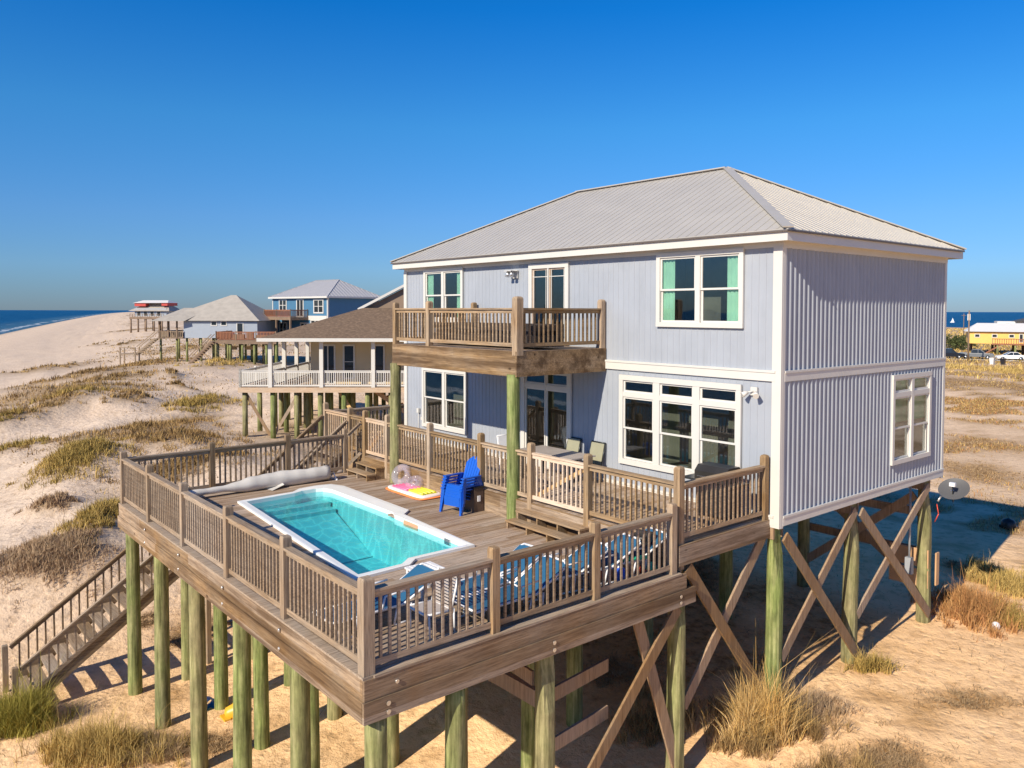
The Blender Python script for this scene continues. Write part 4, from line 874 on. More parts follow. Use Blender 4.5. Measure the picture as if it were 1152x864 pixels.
# --- beige house
rz=math.radians(50.6); base=(-37.6,2.5,0.)
bh=thing('beige_house','single-storey beige house with brown shingle roof and white wraparound porch, just beyond the grey house','house',base,rz,local=True)
FL=.0; EV=2.83
b=MB(); b.box(0,20,0,2.4,FL-.06,FL).box(0,3.6,2.4,16,FL-.06,FL); b.build('porch_floor','floor_wood',bh)
b=MB(); b.box(-.02,20,-.05,0,FL-.30,FL+.0).box(-.05,0,-.03,16,FL-.30,FL); b.build('porch_beam','new_wood_x',bh)
b=MB(); b.box(3.6,20,2.4,16,FL-.1,EV); b.build('wall','house_beige',bh)
fpanel(bh,4.3,5.05,2.4,.05,2.35,cols=2,name='door')
fpanel(bh,5.7,6.25,2.4,.4,2.35,cols=1,rows=2); fpanel(bh,7.6,8.1,2.4,.1,2.35); fpanel(bh,10.5,11.4,2.4,.1,2.35); fpanel(bh,14,15.5,2.4,.6,2.35,cols=2)
for k in range(4): fpanel(bh,3.2+k*3,4.6+k*3,0,.1,2.3,side=None) if False else None
b=MB(); 
for k in range(5): b.box(3.55,3.60,3.2+k*2.6,4.9+k*2.6,.1,2.3)
b.build('side_door','window_dark',bh)
cols=[(1.85,.0),(4.85,0),(7.9,0),(10.9,0),(13.9,0),(16.9,0)]+[(1.85,2.8*k) for k in range(1,6)]
for x,y in cols: b=MB(); b.box(x-.11,x+.11,y-.11+.05,y+.11+.05,FL,EV); b.build('porch_column','white_vinyl',bh)
lrail(bh,[(.06,.06),(1.85,.06),(4.85,.06),(7.9,.06),(10.9,.06),(13.9,.06),(16.9,.06)],FL,1.0,gap=.13)
lrail(bh,[(.06,.06),(.06,2.8),(.06,5.6),(.06,8.4)],FL,1.0,gap=.13); lrail(bh,[(1.85,.5),(1.85,2.8),(1.85,5.6),(1.85,8.4),(1.85,11.2)],FL,1.0,gap=.13)
b=MB(); e=Vector
b.add([(1.3,-.55,EV+.08),(22,-.55,EV+.08),(22,17,EV+.08),(1.3,17,EV+.08),(6.3,5.2,4.72),(22,5.2,4.72),(22,11,4.72),(6.3,11,4.72)],[(0,1,5,4),(0,4,7,3),(3,7,6,2),(4,5,6,7),(1,2,6,5)]); b.build('roof','shingle',bh)
b=MB(); b.box(1.27,22,-.60,-.55,EV-.10,EV+.10).box(1.24,1.29,-.55,17,EV-.10,EV+.10); b.build('fascia','white_paint',bh)
b=MB(); b.box(1.3,22,-.54,2.4,EV-.03,EV-.002).box(1.3,3.6,2.4,17,EV-.03,EV-.002); b.build('soffit','house_beige',bh)
b=MB(); b.prism([(6.3,4.70),(20,4.70),(13.2,8.3)],6.0,16,'xz'); gb=b.build('gable_wall','gable_brown',bh)
b=MB(); b.bar((5.9,5.9,4.62),(13.2,5.9,8.45),.5,.16); b.bar((13.2,5.9,8.45),(20.4,5.9,4.62),.5,.16); b.build('rake_board','white_paint',gb)
lpiles(bh,base,rz,[(x,y) for x in (.25,1.9,3.3,4.7,6.1,7.5,8.9,10.9,13,15) for y in (.3,3.0)]+[(x,5.) for x in (1.,2.6,4.,5.4,6.8,8.2)]+[(x,y) for x in (.3,1.9,4,7,10) for y in (6.,9.,12)],FL-.28)
for p,q in (((.3,.35,-.4),(1.7,.35,-2.9)),((1.9,.4,-2.9),(3.4,.4,-.4))): MB().bar(p,q,.04,.18).build('brace','brace_wood',bh)
MB().bar((5.6,1.2,-.3),(7.2,.6,-2.6),.05,.24).build('brace','yellow_wood',bh); 
for i in range(9): pass
b=MB()
for i in range(9): b.box(8.0+.35*i,8.3+.35*i,1.0,2.2,-.5-.24*i,-.45-.24*i)
b.bar((7.9,.95,-.35),(11.2,.95,-2.65),.05,.26); b.build('stair','board_tan',bh)
# --- grey single-storey house
rz=math.radians(49.3); base=(-113.9,22.6,0.)
gh=thing('grey_cottage','low grey house with broad pyramid roof on piles, left of the two-storey blue house','house',base,rz,local=True)
b=MB(); b.box(0,10.9,0,11,.45,2.95); b.build('wall','house_grey',gh)
for x0,x1 in ((4.15,4.85),(5.6,6.3)): fpanel(gh,x0,x1,0,2.35,2.85,c=.12)
fpanel(gh,7.95,8.75,0,.9,2.6,c=.14,name='door')
b=MB(); b.add([(-3.8,-.5,3.0),(11.4,-.5,3.0),(11.4,11.5,3.0),(-3.8,11.5,3.0),(5.0,5.5,6.9),(5.8,5.5,6.9)],[(0,1,5,4),(1,2,5),(2,3,4,5),(3,0,4),(0,3,2,1)]); b.build('roof','roof_grey',gh)
b=MB(); b.add([(-4.0,-2.,2.95),(.5,-1.,2.95),(.5,8,2.95),(-4.,8,2.95),(-1.2,3,4.9),(3,3,4.9)],[(0,1,5,4),(1,2,5),(2,3,4,5),(3,0,4)]); b.build('porch_roof','roof_grey',gh)
b=MB(); b.box(-3.6,0,-.3,8,.35,.48); b.build('porch_floor','far_wood',gh)
for x in (-3.5,-2.2,-.9): b=MB(); b.box(x-.1,x+.1,-.3,-.1,.45,3.0); b.build('porch_column','far_wood',gh)
lrail(gh,[(-3.5,-.2),(-1.8,-.2),(-.1,-.2)],.45,1.0,m='grey_wood_x',gap=.22,bal=.07); lrail(gh,[(-3.5,-.2),(-3.5,3.),(-3.5,7.5)],.45,1.0,m='grey_wood_y',gap=.22,bal=.07)
b=MB(); b.box(-2.6,-1.9,1.0,3.0,.5,1.5).box(-1.4,-.5,1,2,.5,1.2); b.build('porch_furniture','far_wood',gh)
lpiles(gh,base,rz,[(-3.4,0),(-3.4,6),(-1.1,0.2)]+[(x,y) for x in (.3,2.4,4.6,6.8,9,10.6) for y in (.4,5,10)],.42,r=.16)
for p,q in (((1.2,.3,.2),(3.9,.3,-3)),((1.2,.3,-3),(3.9,.3,.2))): MB().bar(p,q,.05,.16).build('brace','brace_wood',gh)
b=MB()
b.bar((-3.6,-.4,.4),(-6.3,-.4,-1.8),.06,.28).bar((-3.6,-1.4,.4),(-6.3,-1.4,-1.8),.06,.28).bar((-3.6,-1.4,1.4),(-6.3,-1.4,-.8),.06,.12).bar((-3.6,-.4,1.4),(-6.3,-.4,-.8),.06,.12)
for i in range(9): t=i/9; b.box(-3.8-2.4*t-.1,-3.8-2.4*t+.18,-1.4,-.4,.3-2.2*t,.36-2.2*t)
b.bar((-3.7,-1.3,-3.0),(-5.,-1.3,-1.2),.06,.12); b.build('stair','grey_wood_x',gh)
b=MB(); b.box(-8.8,-6.3,-1.6,-.2,-1.95,-1.8)
for x in (-8.7,-6.5): b.box(x-.07,x+.07,-1.55,-1.4,-3.6,-.9).box(x-.07,x+.07,-.35,-.2,-3.6,-.9)
b.box(-8.8,-6.4,-1.58,-1.5,-1.0,-.88); b.build('landing','grey_wood_x',gh)
# --- blue house and its deck
rz=math.radians(8.5); base=(-100.2,38.9,0.); BW,BD,=15.0,9.4
bl=thing('blue_house','two-storey blue house with grey hip roof and white trim, behind the brown shingle roof','house',base,rz,local=True)
b=MB(); b.box(-BW,0,0,BD,.3,6.45); b.build('wall','house_blue',bl)
hip_roof(bl,-BW-.5,.5,-.5,BD+.5,6.65,-9.9,-3.9,9.35,m='roof_blue_metal',rib=.6,ribh=.04,ribw=.08)
b=MB(); b.box(-BW-.5,.5,-.55,-.5,6.4,6.66).box(.5,.55,-.5,BD+.5,6.4,6.66); b.build('fascia','white_paint',bl)
boxes(bl,'trim','white_paint',[(-BW-.06,-BW+.14,-.06,-.002,.3,6.4),(-.16,.06,-.06,-.002,.3,6.4),(.002,.06,-.002,.16,.3,6.4),(-5.2,-.2,-.08,-.002,3.1,3.75),(.002,.06,.2,BD,3.3,3.6)])
for x0,x1,z0,z1,nm,cc in ((-12.9,-11.1,4.6,6.1,'window',2),(-8.0,-6.4,3.7,6.1,'door',2),(-3.4,-1.2,4.3,6.05,'window',2),(-12.9,-11.1,.7,2.5,'window',2),(-7.0,-5.2,.4,2.5,'door',2),(-4.2,-1.2,1.2,3.0,'window',3)): fpanel(bl,x0,x1,0,z0,z1,name=nm,cols=cc,c=.2,d=.09,rows=2 if nm=='window' else 1)
b=MB(); b.box(-12.4,-4.9,-3.2,-.06,3.1,3.55); b.build('balcony','far_wood',bl)
lrail(bl,[(-12.3,-3.1),(-8.8,-3.1),(-5.0,-3.1),(-5.0,-.2)],3.55,1.1,m='red_deck',gap=.2,bal=.07); 
for x in (-12.3,-8.8,-5.0): b=MB(); b.box(x-.12,x+.12,-3.25,-3.0,.3,3.1); b.build('support_post','far_wood',bl)
rz2=math.radians(49.3); base2=(-104.9,24.2,0.)
bd=thing('neighbour_deck','long red-brown deck on greenish piles in front of the blue house','deck',base2,rz2,local=True)
b=MB(); b.box(0,8.5,0,9,.1,.35); b.build('deck_floor','far_wood',bd); b=MB(); b.box(-.1,8.5,-.06,-.001,-.2,.34).box(-.1,-.001,0,9,-.2,.34); b.build('skirt_board','far_wood',bd)
lrail(bd,[(0,.05),(2.8,.05),(5.6,.05),(8.4,.05)],.35,1.2,m='red_deck',gap=.2,bal=.09); lrail(bd,[(0,.05),(0,4),(0,8)],.35,1.2,m='red_deck',gap=.2,bal=.09)
lpiles(bd,base2,rz2,[(x,y) for x in (.15,1.9,3.6,5.3,7.0,8.4) for y in (.3,4)],.0,r=.17)
b=MB(); b.bar((0,-.5,.2),(-3.2,-.5,-2.9),.1,.5).bar((0,-1.6,.2),(-3.2,-1.6,-2.9),.06,.28).bar((0,-1.6,1.2),(-3.2,-1.6,-1.9),.06,.1).bar((0,-.5,1.2),(-3.2,-.5,-1.9),.06,.1)
for i in range(11): t=i/11; b.box(-3.1*t-.3,-3.1*t,-1.6,-.5,.1-3.1*t,.16-3.1*t)
b.build('stair','far_wood',bd)
for i in range(3): MB().box(1.0+2.4*i,2.2+2.4*i,2.0,2.1,-1.1,-.6).build('cross_board','yellow_wood',bd)
b=MB(); b.box(1.6,3.2,2.0,2.6,.36,1.1).box(3.6,4.4,2,2.7,.36,1.4).box(4.8,6.6,2.1,2.8,.36,1.0); k_=b.build('deck_furniture','far_wood',bd)
# --- red and white house far away
rz=math.radians(49.3); base=(-318.,66.,0.)
rh=thing('red_house','distant beach house with white roof and red gables at the end of the row','house',base,rz,local=True)
b=MB(); b.box(1.,13,0,10,2.2,5.2); b.build('wall','house_grey',rh); b=MB(); b.add([(-1,-1,4.2),(14.5,-1,4.2),(14.5,11,4.2),(-1,11,4.2),(4,4,7.2),(12,4,7.2)],[(0,1,5,4),(1,2,5),(2,3,4,5),(3,0,4)]); b.build('roof','roof_grey',rh)
b=MB(); b.box(.8,5,.4,9,6.0,7.2).box(11,13.2,.4,9,6.2,7.3).box(5,11,5,9,6,7.0); b.build('gable_wall','house_red',rh); b=MB(); b.add([(.2,0,7.2),(13.6,0,7.3),(13.6,10,7.3),(.2,10,7.2),(2.5,4,8.3),(12,4,8.3)],[(0,1,5,4),(1,2,5),(2,3,4,5),(3,0,4)]); b.build('upper_roof','roof_white',rh)
for x in (2,4.5,7,9.5): fpanel(rh,x,x+1.2,0,2.4,4.0,c=.15)
b=MB(); b.box(0,13,-2,0,1.2,1.9); b.build('deck_floor','far_wood',rh)
lpiles(rh,base,rz,[(x,y) for x in (.3,3,6,9,12) for y in (-1.5,4)],1.2,r=.3,m='far_wood'); lrail(rh,[(.1,-1.9),(4,-1.9),(12.8,-1.9)],1.9,1.2,m='far_wood',gap=.9,bal=.14)
for k,(x,y,s,m_,lb) in enumerate([(-1500.,395.,14.,'house_white','tiny pale building far along the beach on the horizon, the largest there'),(-1780.,455.,10.,'house_grey','tiny grey building on the horizon left of the red house'),(-1320.,375.,8.,'house_beige','tiny tan building on the horizon nearest the red house')]):
    z=gz(x,y); t=thing('distant_building',lb,'building',(x,y,z)); MB().box(x-s,x+s,y-s/2,y+s/2,z,z+s*.55).build('wall',m_,t)
    b=MB(); b.add([(x-s-1,y-s/2-1,z+s*.55),(x+s+1,y-s/2-1,z+s*.55),(x+s+1,y+s/2+1,z+s*.55),(x-s-1,y+s/2+1,z+s*.55),(x-s*.4,y,z+s*.95),(x+s*.4,y,z+s*.95)],[(0,1,5,4),(1,2,5),(2,3,4,5),(3,0,4)]); b.build('roof','roof_grey',t)
# --- yellow house
rz=math.radians(23.); base=(-57.3,160.8,0.)
yh=thing('yellow_house','bright yellow house on stilts with white metal roof and red-brown deck, beyond the parked cars','house',base,rz,local=True)
b=MB(); b.box(0,24,0,10,-1.95,.45); b.build('wall','house_yellow',yh)
b=MB(); b.add([(-.5,-.6,.5),(25,-.6,.5),(25,11,.5),(-.5,11,.5),(1.8,5,2.2),(25,5,2.2)],[(0,1,5,4),(3,0,4),(2,3,4,5),(0,3,2,1)]); b.build('roof','roof_white',yh)
for x in (1.3,4.4,7.4): fpanel(yh,x,x+.75,0,-.6,-.1,c=.12)
fpanel(yh,9.2,9.7,0,-1.5,0,c=.12,name='door')
b=MB(); b.box(4.2,24,-2.4,-.02,-2.1,-1.95); b.build('deck_floor','red_deck',yh); lrail(yh,[(4.3,-2.3),(8,-2.3),(12,-2.3),(16,-2.3)],-1.95,1.1,m='red_deck',gap=.4,bal=.12)
lpiles(yh,base,rz,[(x,y) for x in (5.2,8.3,11.5,15) for y in (-2.1,3)],-2.1,r=.2); lpiles(yh,base,rz,[(x,9) for x in (1,5,9,13,17)],-1.9,r=.25,m='far_wood')
b=MB(); b.box(7.8,9.6,1.0,1.4,-4.0,-3.2); b.build('storage_rack','bush_green',yh); b=MB(); b.box(9.9,24,4,4.2,-4.5,-2.1); b.build('under_wall','far_wood',yh)
b=MB(); b.bar((2.6,-1.8,-4.2),(5.6,-1.8,-2.2),.9,.2); b.build('stair','red_deck',yh)
rz=math.radians(23.); base=(-71.,216.,0.)
wh=thing('white_house','pale house with dark hip roof and small cupola, behind the yellow house','house',base,rz,local=True)
b=MB(); b.box(0,36,0,12,-2,2.0); b.build('wall','house_white',wh); b=MB(); b.add([(4,-1,2.0),(38,-1,2.0),(38,13,2.0),(4,13,2.0),(12,6,4.35),(28,6,4.35)],[(0,1,5,4),(1,2,5),(2,3,4,5),(3,0,4)]); b.build('roof','roof_dark',wh)
b=MB(); b.box(8.5,10.3,1,3,2.2,4.2); cp=b.build('cupola','white_paint',wh); b=MB(); b.add([(7.7,.2,4.2),(12.4,.2,3.9),(12.4,3.8,3.9),(7.7,3.8,4.2),(9.5,2,4.7)],[(0,1,4),(1,2,4),(2,3,4),(3,0,4)]); b.build('cupola_roof','white_paint',cp)
for x in (2.,5.8,8.,11,14): fpanel(wh,x,x+.9,0,.6,1.6,c=.1)
lpiles(wh,base,rz,[(x,1) for x in (0.5,6,12,18,24,30)],-2,r=.25)
# dark shed at the left of the yard
sh=thing('small_dark_shed','small dark-roofed shed left of the parked cars','shed',(-66.5,147,-4.4),math.radians(46),local=True)
b=MB(); b.box(-3,3,0,3,0,2.6); b.build('wall','gable_brown',sh); b=MB(); b.prism([(-3.4,2.5),(4.4,2.5),(1,3.6),(-2,3.6)],-.4,3.5,'xz'); b.build('roof','roof_dark',sh)
# --- vehicles
def wheel_set(t,xs,hw,r):
    for x in xs:
        for s in (-1,1):
            b=MB(); b.lathe((x,s*hw,r),[(r*.3,-.1),(r,-.1),(r,.1),(r*.3,.1)],16,'y'); wl=b.build('wheel','rubber',t); MB().lathe((x,s*(hw+.02),r),[(.001,.09),(r*.6,.09),(r*.6,-.09),(.001,-.09)],12,'y').build('rim','steel',wl)
def car(name,label,cat,x,y,rz,prof,cabin,hw,m,wx,r=.34):
    t=thing(name,label,cat,(0,0,0),local=True)
    b=MB(); b.prism(prof,-hw,hw,'xz'); bd_=b.build('body',m,t)
    mod=bd_.modifiers.new('b','BEVEL'); mod.width=.07; mod.segments=2; mod.limit_method='ANGLE'
    b=MB(); n=len(cabin); c2=[(px_,pz) for px_,pz in cabin]
    vs=[(a,-hw*(.93 if z<cabin[0][1]+.1 else .78),z) for a,z in cabin]+[(a,hw*(.93 if z<cabin[0][1]+.1 else .78),z) for a,z in cabin]
    b.add(vs,[tuple(range(n))[::-1],tuple(range(n,2*n))]+[(i,(i+1)%n,n+(i+1)%n,n+i) for i in range(n)]); b.build('cabin_glass','window_dark',t)
    zt=max(z for a,z in cabin); xt=[a for a,z in cabin if z>zt-.05]; b=MB(); b.box(min(xt)-.03,max(xt)+.03,-hw*.79,hw*.79,zt-.02,zt+.04); b.build('roof',m,t)
    b=MB()
    for s in (-1,1): 
        for i,j in ((0,1),(2,3)) if n==4 else ((0,1),(n-2,n-1)):
            a0,z0=cabin[i]; a1,z1=cabin[j]; b.bar((a0,s*hw*(.94 if z0<zt-.1 else .8),z0),(a1,s*hw*(.94 if z1<zt-.1 else .8),z1),.07,.07)
        xm=(cabin[0][0]+cabin[-1][0])/2; b.bar((xm,s*hw*.94,cabin[0][1]),(xm,s*hw*.8,zt),.06,.08)
    b.build('pillar',m,t)
    wheel_set(t,wx,hw-.08,r)
    L0=min(a for a,z in prof); L1=max(a for a,z in prof)
    for s in (-1,1): MB().box(L1-.04,L1+.01,s*hw*.75-.18,s*hw*.75+.18,.62,.76).build('headlight','frame_white',t); MB().box(L0-.01,L0+.04,s*hw*.78-.12,s*hw*.78+.12,.65,.85).build('tail_light','house_red',t)
    t.location=(x,y,gz(x,y)); t.rotation_euler=(0,0,rz)
sedan=[(-2.35,.30),(2.3,.30),(2.38,.62),(2.2,.80),(1.1,.95),(-1.5,1.0),(-2.3,.92),(-2.4,.6)]; sc_=[(-1.6,.98),(-1.0,1.42),(.2,1.45),(1.15,.94)]
suv=[(-2.4,.35),(2.4,.35),(2.45,.75),(2.3,1.0),(1.1,1.1),(-2.4,1.12),(-2.45,.7)]; suc=[(-2.35,1.1),(-2.1,1.75),(.3,1.78),(1.15,1.08)]
pick=[(-2.8,.45),(2.75,.45),(2.8,.8),(2.65,1.08),(1.4,1.15),(-2.8,1.15)]; pc=[(-.9,1.13),(-.7,1.78),(.6,1.8),(1.4,1.13)]
car('parked_car','black car parked left of the silver pickup truck','car',-52.6,140.2,math.radians(28),suv,suc,.92,'car_black',(-1.45,1.5))
car('pickup_truck','grey pickup truck parked between the black car and the white car','pickup truck',-49.2,143.6,math.radians(18),pick,pc,.95,'car_grey',(-1.75,1.8),.39)
car('parked_car','white sedan parked in front of the yellow house','car',-44.0,145.1,math.radians(214),sedan,sc_,.9,'car_white',(-1.45,1.5))
for x,y,m_,lb in ((-40.6,131.5,'car_black','dark wheeled rubbish bin beside the sandy drive'),(-41.8,130.2,'house_white','pale wheeled rubbish bin next to the dark one')):
    z=gz(x,y); t=thing('rubbish_bin',lb,'bin',(x,y,z)); b=MB(); b.hexa([(x-.25,y-.3,z),(x+.25,y-.3,z),(x+.25,y+.3,z),(x-.25,y+.3,z),(x-.34,y-.38,z+1.0),(x+.34,y-.38,z+1.0),(x+.34,y+.38,z+1.0),(x-.34,y+.38,z+1.0)]); b.build('body',m_,t); MB().box(x-.36,x+.36,y-.4,y+.42,z+1.0,z+1.1).build('lid',m_,t)
def pole(x,y,h,lb,arm=True,r=.16):
    z=gz(x,y); t=thing('utility_pole',lb,'utility pole',(x,y,z)); MB().cyl((x,y,z-.3),(x,y,z+h),r,r*.7,n=8).build('pole','far_wood',t)
    if arm: MB().box(x-.8,x+.8,y-.06,y+.06,z+h-.7,z+h-.58).build('crossarm','far_wood',t)
p_=[(-46.0,131.3,8.9,'tall utility pole in front of the yellow house'),(-108.,270.,8.5,'thin distant pole by the bay shore, left one'),(-104.,280.,8.,'thin distant pole by the bay shore, right one')]
for a in p_: pole(*a,arm=a[2]<8.9)
x,y=-45.7,131.3; z=gz(x,y); fg=MB(); fg.box(x-.55,x-.08,y-.03,y+.03,z+7.2,z+8.3); k_=fg.build('flag','house_white'); tag(k_,'small pale flag hanging from the tall pole by the yellow house','flag')
x,y=-330.,840.; b=MB(); b.box(x-2,x+2,y-1,y+1,-6.4,-5.6).prism([(x-1.3,-5.5),(x+1.5,-5.5),(x,-1.5)],y-.1,y+.1,'xz'); k_=b.build('sailboat','frame_white'); tag(k_,'small white sailboat out on the bay near the horizon','boat')
# drive beside the cars
b=MB(); 
def drive():
    vs=[]; n=30
    for i in range(n+1):
        t=i/n; x=-58+50*t; y=136.5+26*t*0+.9*x*0+ (x+58)*.55
        vs+= [(x,y-3.2,gz(x,y-3.2)+.05),(x,y+3.2,gz(x,y+3.2)+.05)]
    b.add(vs,[(2*i,2*i+2,2*i+3,2*i+1) for i in range(n)])
drive(); m,nt_,b2=mat('drive_shell'); b2.inputs['Base Color'].default_value=(.62,.57,.50,1); b2.inputs['Roughness'].default_value=.95
k_=b.build('driveway','drive_shell'); tag(k_,'pale shell driveway where the cars are parked',kind='structure')
# ------------------------------------------------------------------ vegetation
PAL={'b':[(.33,.205,.085),(.21,.13,.055),(.46,.31,.13)],'g':[(.40,.275,.08),(.52,.36,.12),(.27,.20,.055)],'o':[(.62,.43,.15),(.48,.34,.11),(.37,.26,.085)],'r':[(.46,.22,.08),(.36,.17,.07),(.52,.30,.12)],'p':[(.44,.30,.18),(.33,.22,.13),(.54,.39,.24)],'d':[(.38,.25,.13),(.46,.32,.18),(.26,.17,.09)],'G':[(.33,.29,.055),(.46,.38,.09),(.22,.20,.04)],'T':[(.68,.41,.12),(.46,.31,.12),(.68,.48,.22)]}
HT={'b':.42,'g':.50,'o':.50,'r':.62,'p':.36,'d':.13,'G':.62,'T':.95}
def blades(px,py,h,wd,col,lean=.45,seg=2,droop=.35):
    """arrays of blade bases -> (verts, quads, colours)"""
    n=len(px); pz=ground(px,py)-.02; a=RN.rand(n)*6.283; l=(RN.rand(n)**.8)*lean*h; fa=RN.rand(n)*6.283
    dx,dy=np.cos(a),np.sin(a); wx,wy=np.cos(fa)*wd/2,np.sin(fa)*wd/2
    V=[];C=[]
    for k,(t,ws) in enumerate(((0,1.),(.55,.8),(1.,.12))):
        ox=dx*l*t**1.8; oy=dy*l*t**1.8; z=pz+h*(t-droop*t*t*(l/(h*lean+1e-6))*.6)
        V.append(np.stack([px+ox-wx*ws,py+oy-wy*ws,z],-1)); V.append(np.stack([px+ox+wx*ws,py+oy+wy*ws,z],-1)); C+= [col,col]
    V=np.stack(V,1).reshape(-1,3); C=np.stack(C,1).reshape(-1,3)
    i=np.arange(n)[:,None]*6; Q=np.concatenate([i+np.array([[0,1,3,2]]),i+np.array([[2,3,5,4]])],0)
    return V,Q,C
def veg_mesh(name,parts,label,parent=None,**kw):
    V=[];Q=[];C=[];o=0
    for v,q,c in parts: V.append(v);Q.append(q+o);C.append(c);o+=len(v)
    V=np.concatenate(V);Q=np.concatenate(Q);C=np.concatenate(C)
    me=bpy.data.meshes.new(name); me.vertices.add(len(V)); me.vertices.foreach_set('co',V.ravel()); me.loops.add(Q.size); me.loops.foreach_set('vertex_index',Q.ravel().astype(np.int32))
    me.polygons.add(len(Q)); me.polygons.foreach_set('loop_start',np.arange(0,Q.size,4,dtype=np.int32)); me.update()
    at=me.color_attributes.new('col','FLOAT_COLOR','POINT'); at.data.foreach_set('color',np.concatenate([C,np.ones((len(C),1))],1).astype(np.float32).ravel())
    me.materials.append(MATS['grass']); o_=bpy.data.objects.new(name,me); COL.objects.link(o_)
    tag(o_,label,**kw); return o_
def colarr(k,n):
    P=np.array(PAL[k]); i=RN.randint(0,len(P),n); return P[i]*(.7+.6*RN.rand(n))[:,None]
def patch(cx,cy,ra,rb,an,k,n,wd,hs=1.,clump=True,power=.5):
    nc=max(4,n//22); u=RN.randn(nc)*.40; v=RN.randn(nc)*.40; rr=np.hypot(u,v)
    ch=(.45+.8*RN.rand(nc))*np.exp(-rr*rr*.45); spread=max(.06,min(ra,rb)*.075)
    wob=1+.6*fbm(u*2.+cx,v*2.+cy,3.,3); u=u*ra*wob; v=v*rb*wob
    wt=RN.rand(nc)**1.5+.08; ci=RN.choice(nc,n,p=wt/wt.sum())
    u=u[ci]+RN.randn(n)*spread; v=v[ci]+RN.randn(n)*spread
    x=cx+u*math.cos(an)-v*math.sin(an); y=cy+u*math.sin(an)+v*math.cos(an)
    P=np.array(PAL[k]); cc=P[RN.randint(0,len(P),nc)]*(.7+.6*RN.rand(nc))[:,None]
    col=cc[ci]*.6+colarr(k,n)*.4
    stalk=RN.rand(n)<.05
    h=HT[k]*hs*ch[ci]*(.35+.95*RN.rand(n))*np.where(stalk,1.9,1.); wd_=wd*(.6+.7*RN.rand(n))*np.where(stalk,.7,1.); return blades(x,y,h,wd_,col,lean=.75 if k!='d' else 2.)
near=[];far=[]
for (cx,cy,ra,rb,an,k,hw,hh,wd) in PATCH:
    n=int(3.14*hw*hh*(1.9 if k!='d' else 1.1)*(1.3 if wd<40 else 1.)); bw=max(.011,wd/896*.75)
    hs=.8 if wd<60 else 1.0
    (near if wd<45 else far).append(patch(cx,cy,ra*1.05,rb*1.1,an,k,n,bw,hs))
veg_mesh('dune_grass',near,'brown and olive dune grass growing in loose patches on the nearer sand',kind='stuff')
veg_mesh('distant_dune_grass',far,'dark brown grass mats covering the dunes along the beach',kind='stuff')
# loose litter and low tufts
def scatter(n,xr,sr,k,wdf,thr,hs=1.,seed=2.,sc=(9.,7.)):
    x=RN.uniform(*xr,n*3); s=RN.uniform(*sr,n*3); y=shy(x)+s
    d=fbm(x/sc[0],y/sc[1],seed,4); ok=(d+RN.randn(len(x))*.08>thr)&~((x>-16)&(x<.6)&(y>-10)&(y<9)&(RN.rand(len(x))>.25))&~((x>-60)&(x<2)&(y>-10)&(y<60)&(RN.rand(len(x))>.6)); x=x[ok][:n]; y=y[ok][:n]
    dist=np.hypot(x-9.3,y+14.8); n=len(x); return blades(x,y,HT[k]*hs*(.4+.8*RN.rand(n)),np.maximum(.012,dist/896*wdf),colarr(k,n),lean=.9)
parts=[scatter(2600,(-70,-15),(50,85),'b',.7,.17,.5),scatter(3500,(-40,6),(46,75),'d',.7,.12,.8),scatter(5000,(-260,-60),(46,90),'b',.9,.14,.6),scatter(2000,(-260,-60),(48,95),'g',.9,.2,.6,5.)]
veg_mesh('sparse_beach_grass',parts,'thin scattered tufts and dry litter between the larger grass patches',kind='stuff')
n=5200; tx=RN.uniform(-16,9,n*2); ty=RN.uniform(-13,12,n*2); ok=(fbm(tx/2.2,ty/2.2,21.,3)+RN.randn(n*2)*.12>.06); tx=tx[ok][:n]; ty=ty[ok][:n]; n=len(tx)
veg_mesh('sand_litter',[blades(tx,ty,.05+.16*RN.rand(n)**2,np.full(n,.011),colarr('d',n)*.8,lean=3.)],'dead stalks and bits of plant litter strewn on the sand around the deck piles',kind='stuff')
def inl_sc(n,xr,yr,k,wdf,hs):
    x=RN.uniform(*xr,n*4); y=RN.uniform(*yr,n*4); ok=RN.rand(n*4)<inland(x,y)*.9-.05; x=x[ok][:n]; y=y[ok][:n]; m=len(x); dist=np.hypot(x-9.3,y+14.8)
    return blades(x,y,HT[k]*hs*(.35+.9*RN.rand(m)),np.maximum(.012,dist/896*wdf),colarr(k,m),lean=1.2)
parts=[inl_sc(26000,(-34,8),(14,70),'b',.6,.45),inl_sc(9000,(-34,8),(14,70),'r',.6,.35),inl_sc(7000,(-34,8),(14,70),'o',.6,.4),inl_sc(16000,(-70,0),(70,150),'b',.7,.5),inl_sc(7000,(-70,0),(70,150),'o',.7,.4),scatter(14000,(-160,-20),(170,470),'o',1.1,-.1,1.3,7.,(40.,12.)),scatter(9000,(-160,-20),(150,330),'g',1.1,.1,1.2,8.,(30.,9.))]
veg_mesh('inland_grass',parts,'golden brown ground cover on the flat land behind the house',kind='stuff')
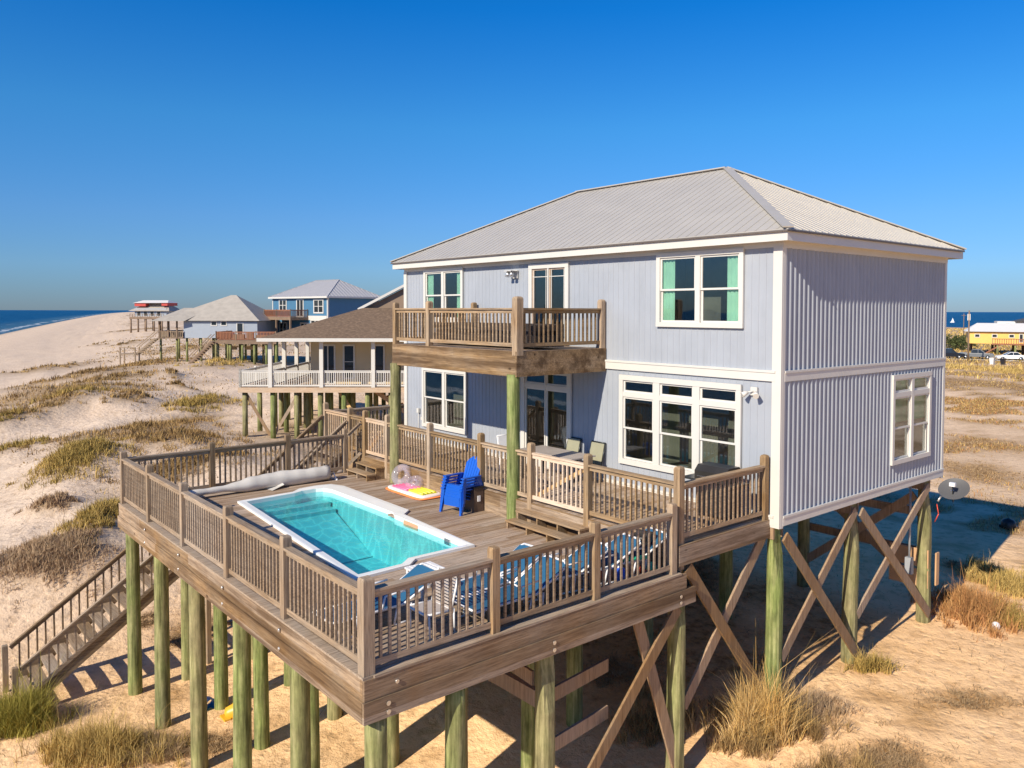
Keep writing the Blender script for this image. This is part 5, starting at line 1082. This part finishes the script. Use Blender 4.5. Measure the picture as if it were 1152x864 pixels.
# clumps one can point at
def clump(name,label,specs,cat='grass clump'):
    ps=[patch(cx,cy,ra,rb,an,k,n,bw,hs,power=.6) for cx,cy,ra,rb,an,k,n,bw,hs in specs]; o=veg_mesh(name,ps,label); o['category']=cat; return o
clump('grass_clump','bright green tuft of grass at the foot of the beach stair',[(-12.7,-11.9,.95,.8,.75,'G',8500,.013,1.3),(-13.5,-12.2,.6,.5,.7,'g',1200,.014,1.)])
clump('grass_clump','tall golden grass beside the green tuft at the lower left',[(-9.9,-10.9,1.7,.75,.79,'o',8000,.012,1.25),(-9.2,-10.2,1.4,.5,.79,'d',2200,.012,2.2)])
clump('grass_clump','tall straw-coloured grass growing round the front corner pile of the grey house',[(.15,-.75,.85,.55,.78,'T',3200,.013,1.15),(.6,-.3,1.2,.5,.78,'b',1500,.010,1.1),(.2,-1.2,1.2,.5,.8,'b',1500,.012,1.)])
clump('grass_clump','reddish brown grass mound beside the rear corner pile',[(.55,9.0,1.15,1.5,.86,'r',7000,.018,.9)])
clump('grass_clump','dry twiggy brush on the sand at the bottom edge right of the straw-coloured grass',[(1.9,-.9,1.1,.6,.77,'b',1100,.009,1.3)])
clump('grass_clump','dark brown brush in the shade between the deck post and the corner pile',[(-1.6,-1.6,1.3,.8,.7,'b',3000,.014,1.2)])
for (x,y,r,h,lb) in ((-66,176,4.,3.4,'round dark green bush left of the yellow house'),(-74,200,3.,2.5,'smaller green bush behind the round one')):
    t=thing('bush',lb,'bush',(x,y,gz(x,y))); b=MB(); n=1500
    for i in range(n):
        u,v=R.uniform(0,6.28),R.uniform(0,1); rr=r*(R.random()**.4)*(1-.5*v*v)*(1+.25*math.sin(3*u)); px_,py_,pz_=x+rr*math.cos(u),y+rr*math.sin(u),gz(x,y)+.1+h*v*(.8+.2*math.sin(2*u))
        s=.28; d=[Vector((R.uniform(-1,1),R.uniform(-1,1),R.uniform(-1,1)))*s for _ in range(3)]; c=Vector((px_,py_,pz_)); b.add([c+d[0],c+d[1],c+d[2]],[(0,1,2)])
    b.build('foliage','bush_green',t,recalc=False); MB().cyl((x,y,gz(x,y)-.1),(x,y,gz(x,y)+1.2),.12,.05).build('stem','far_wood',t)
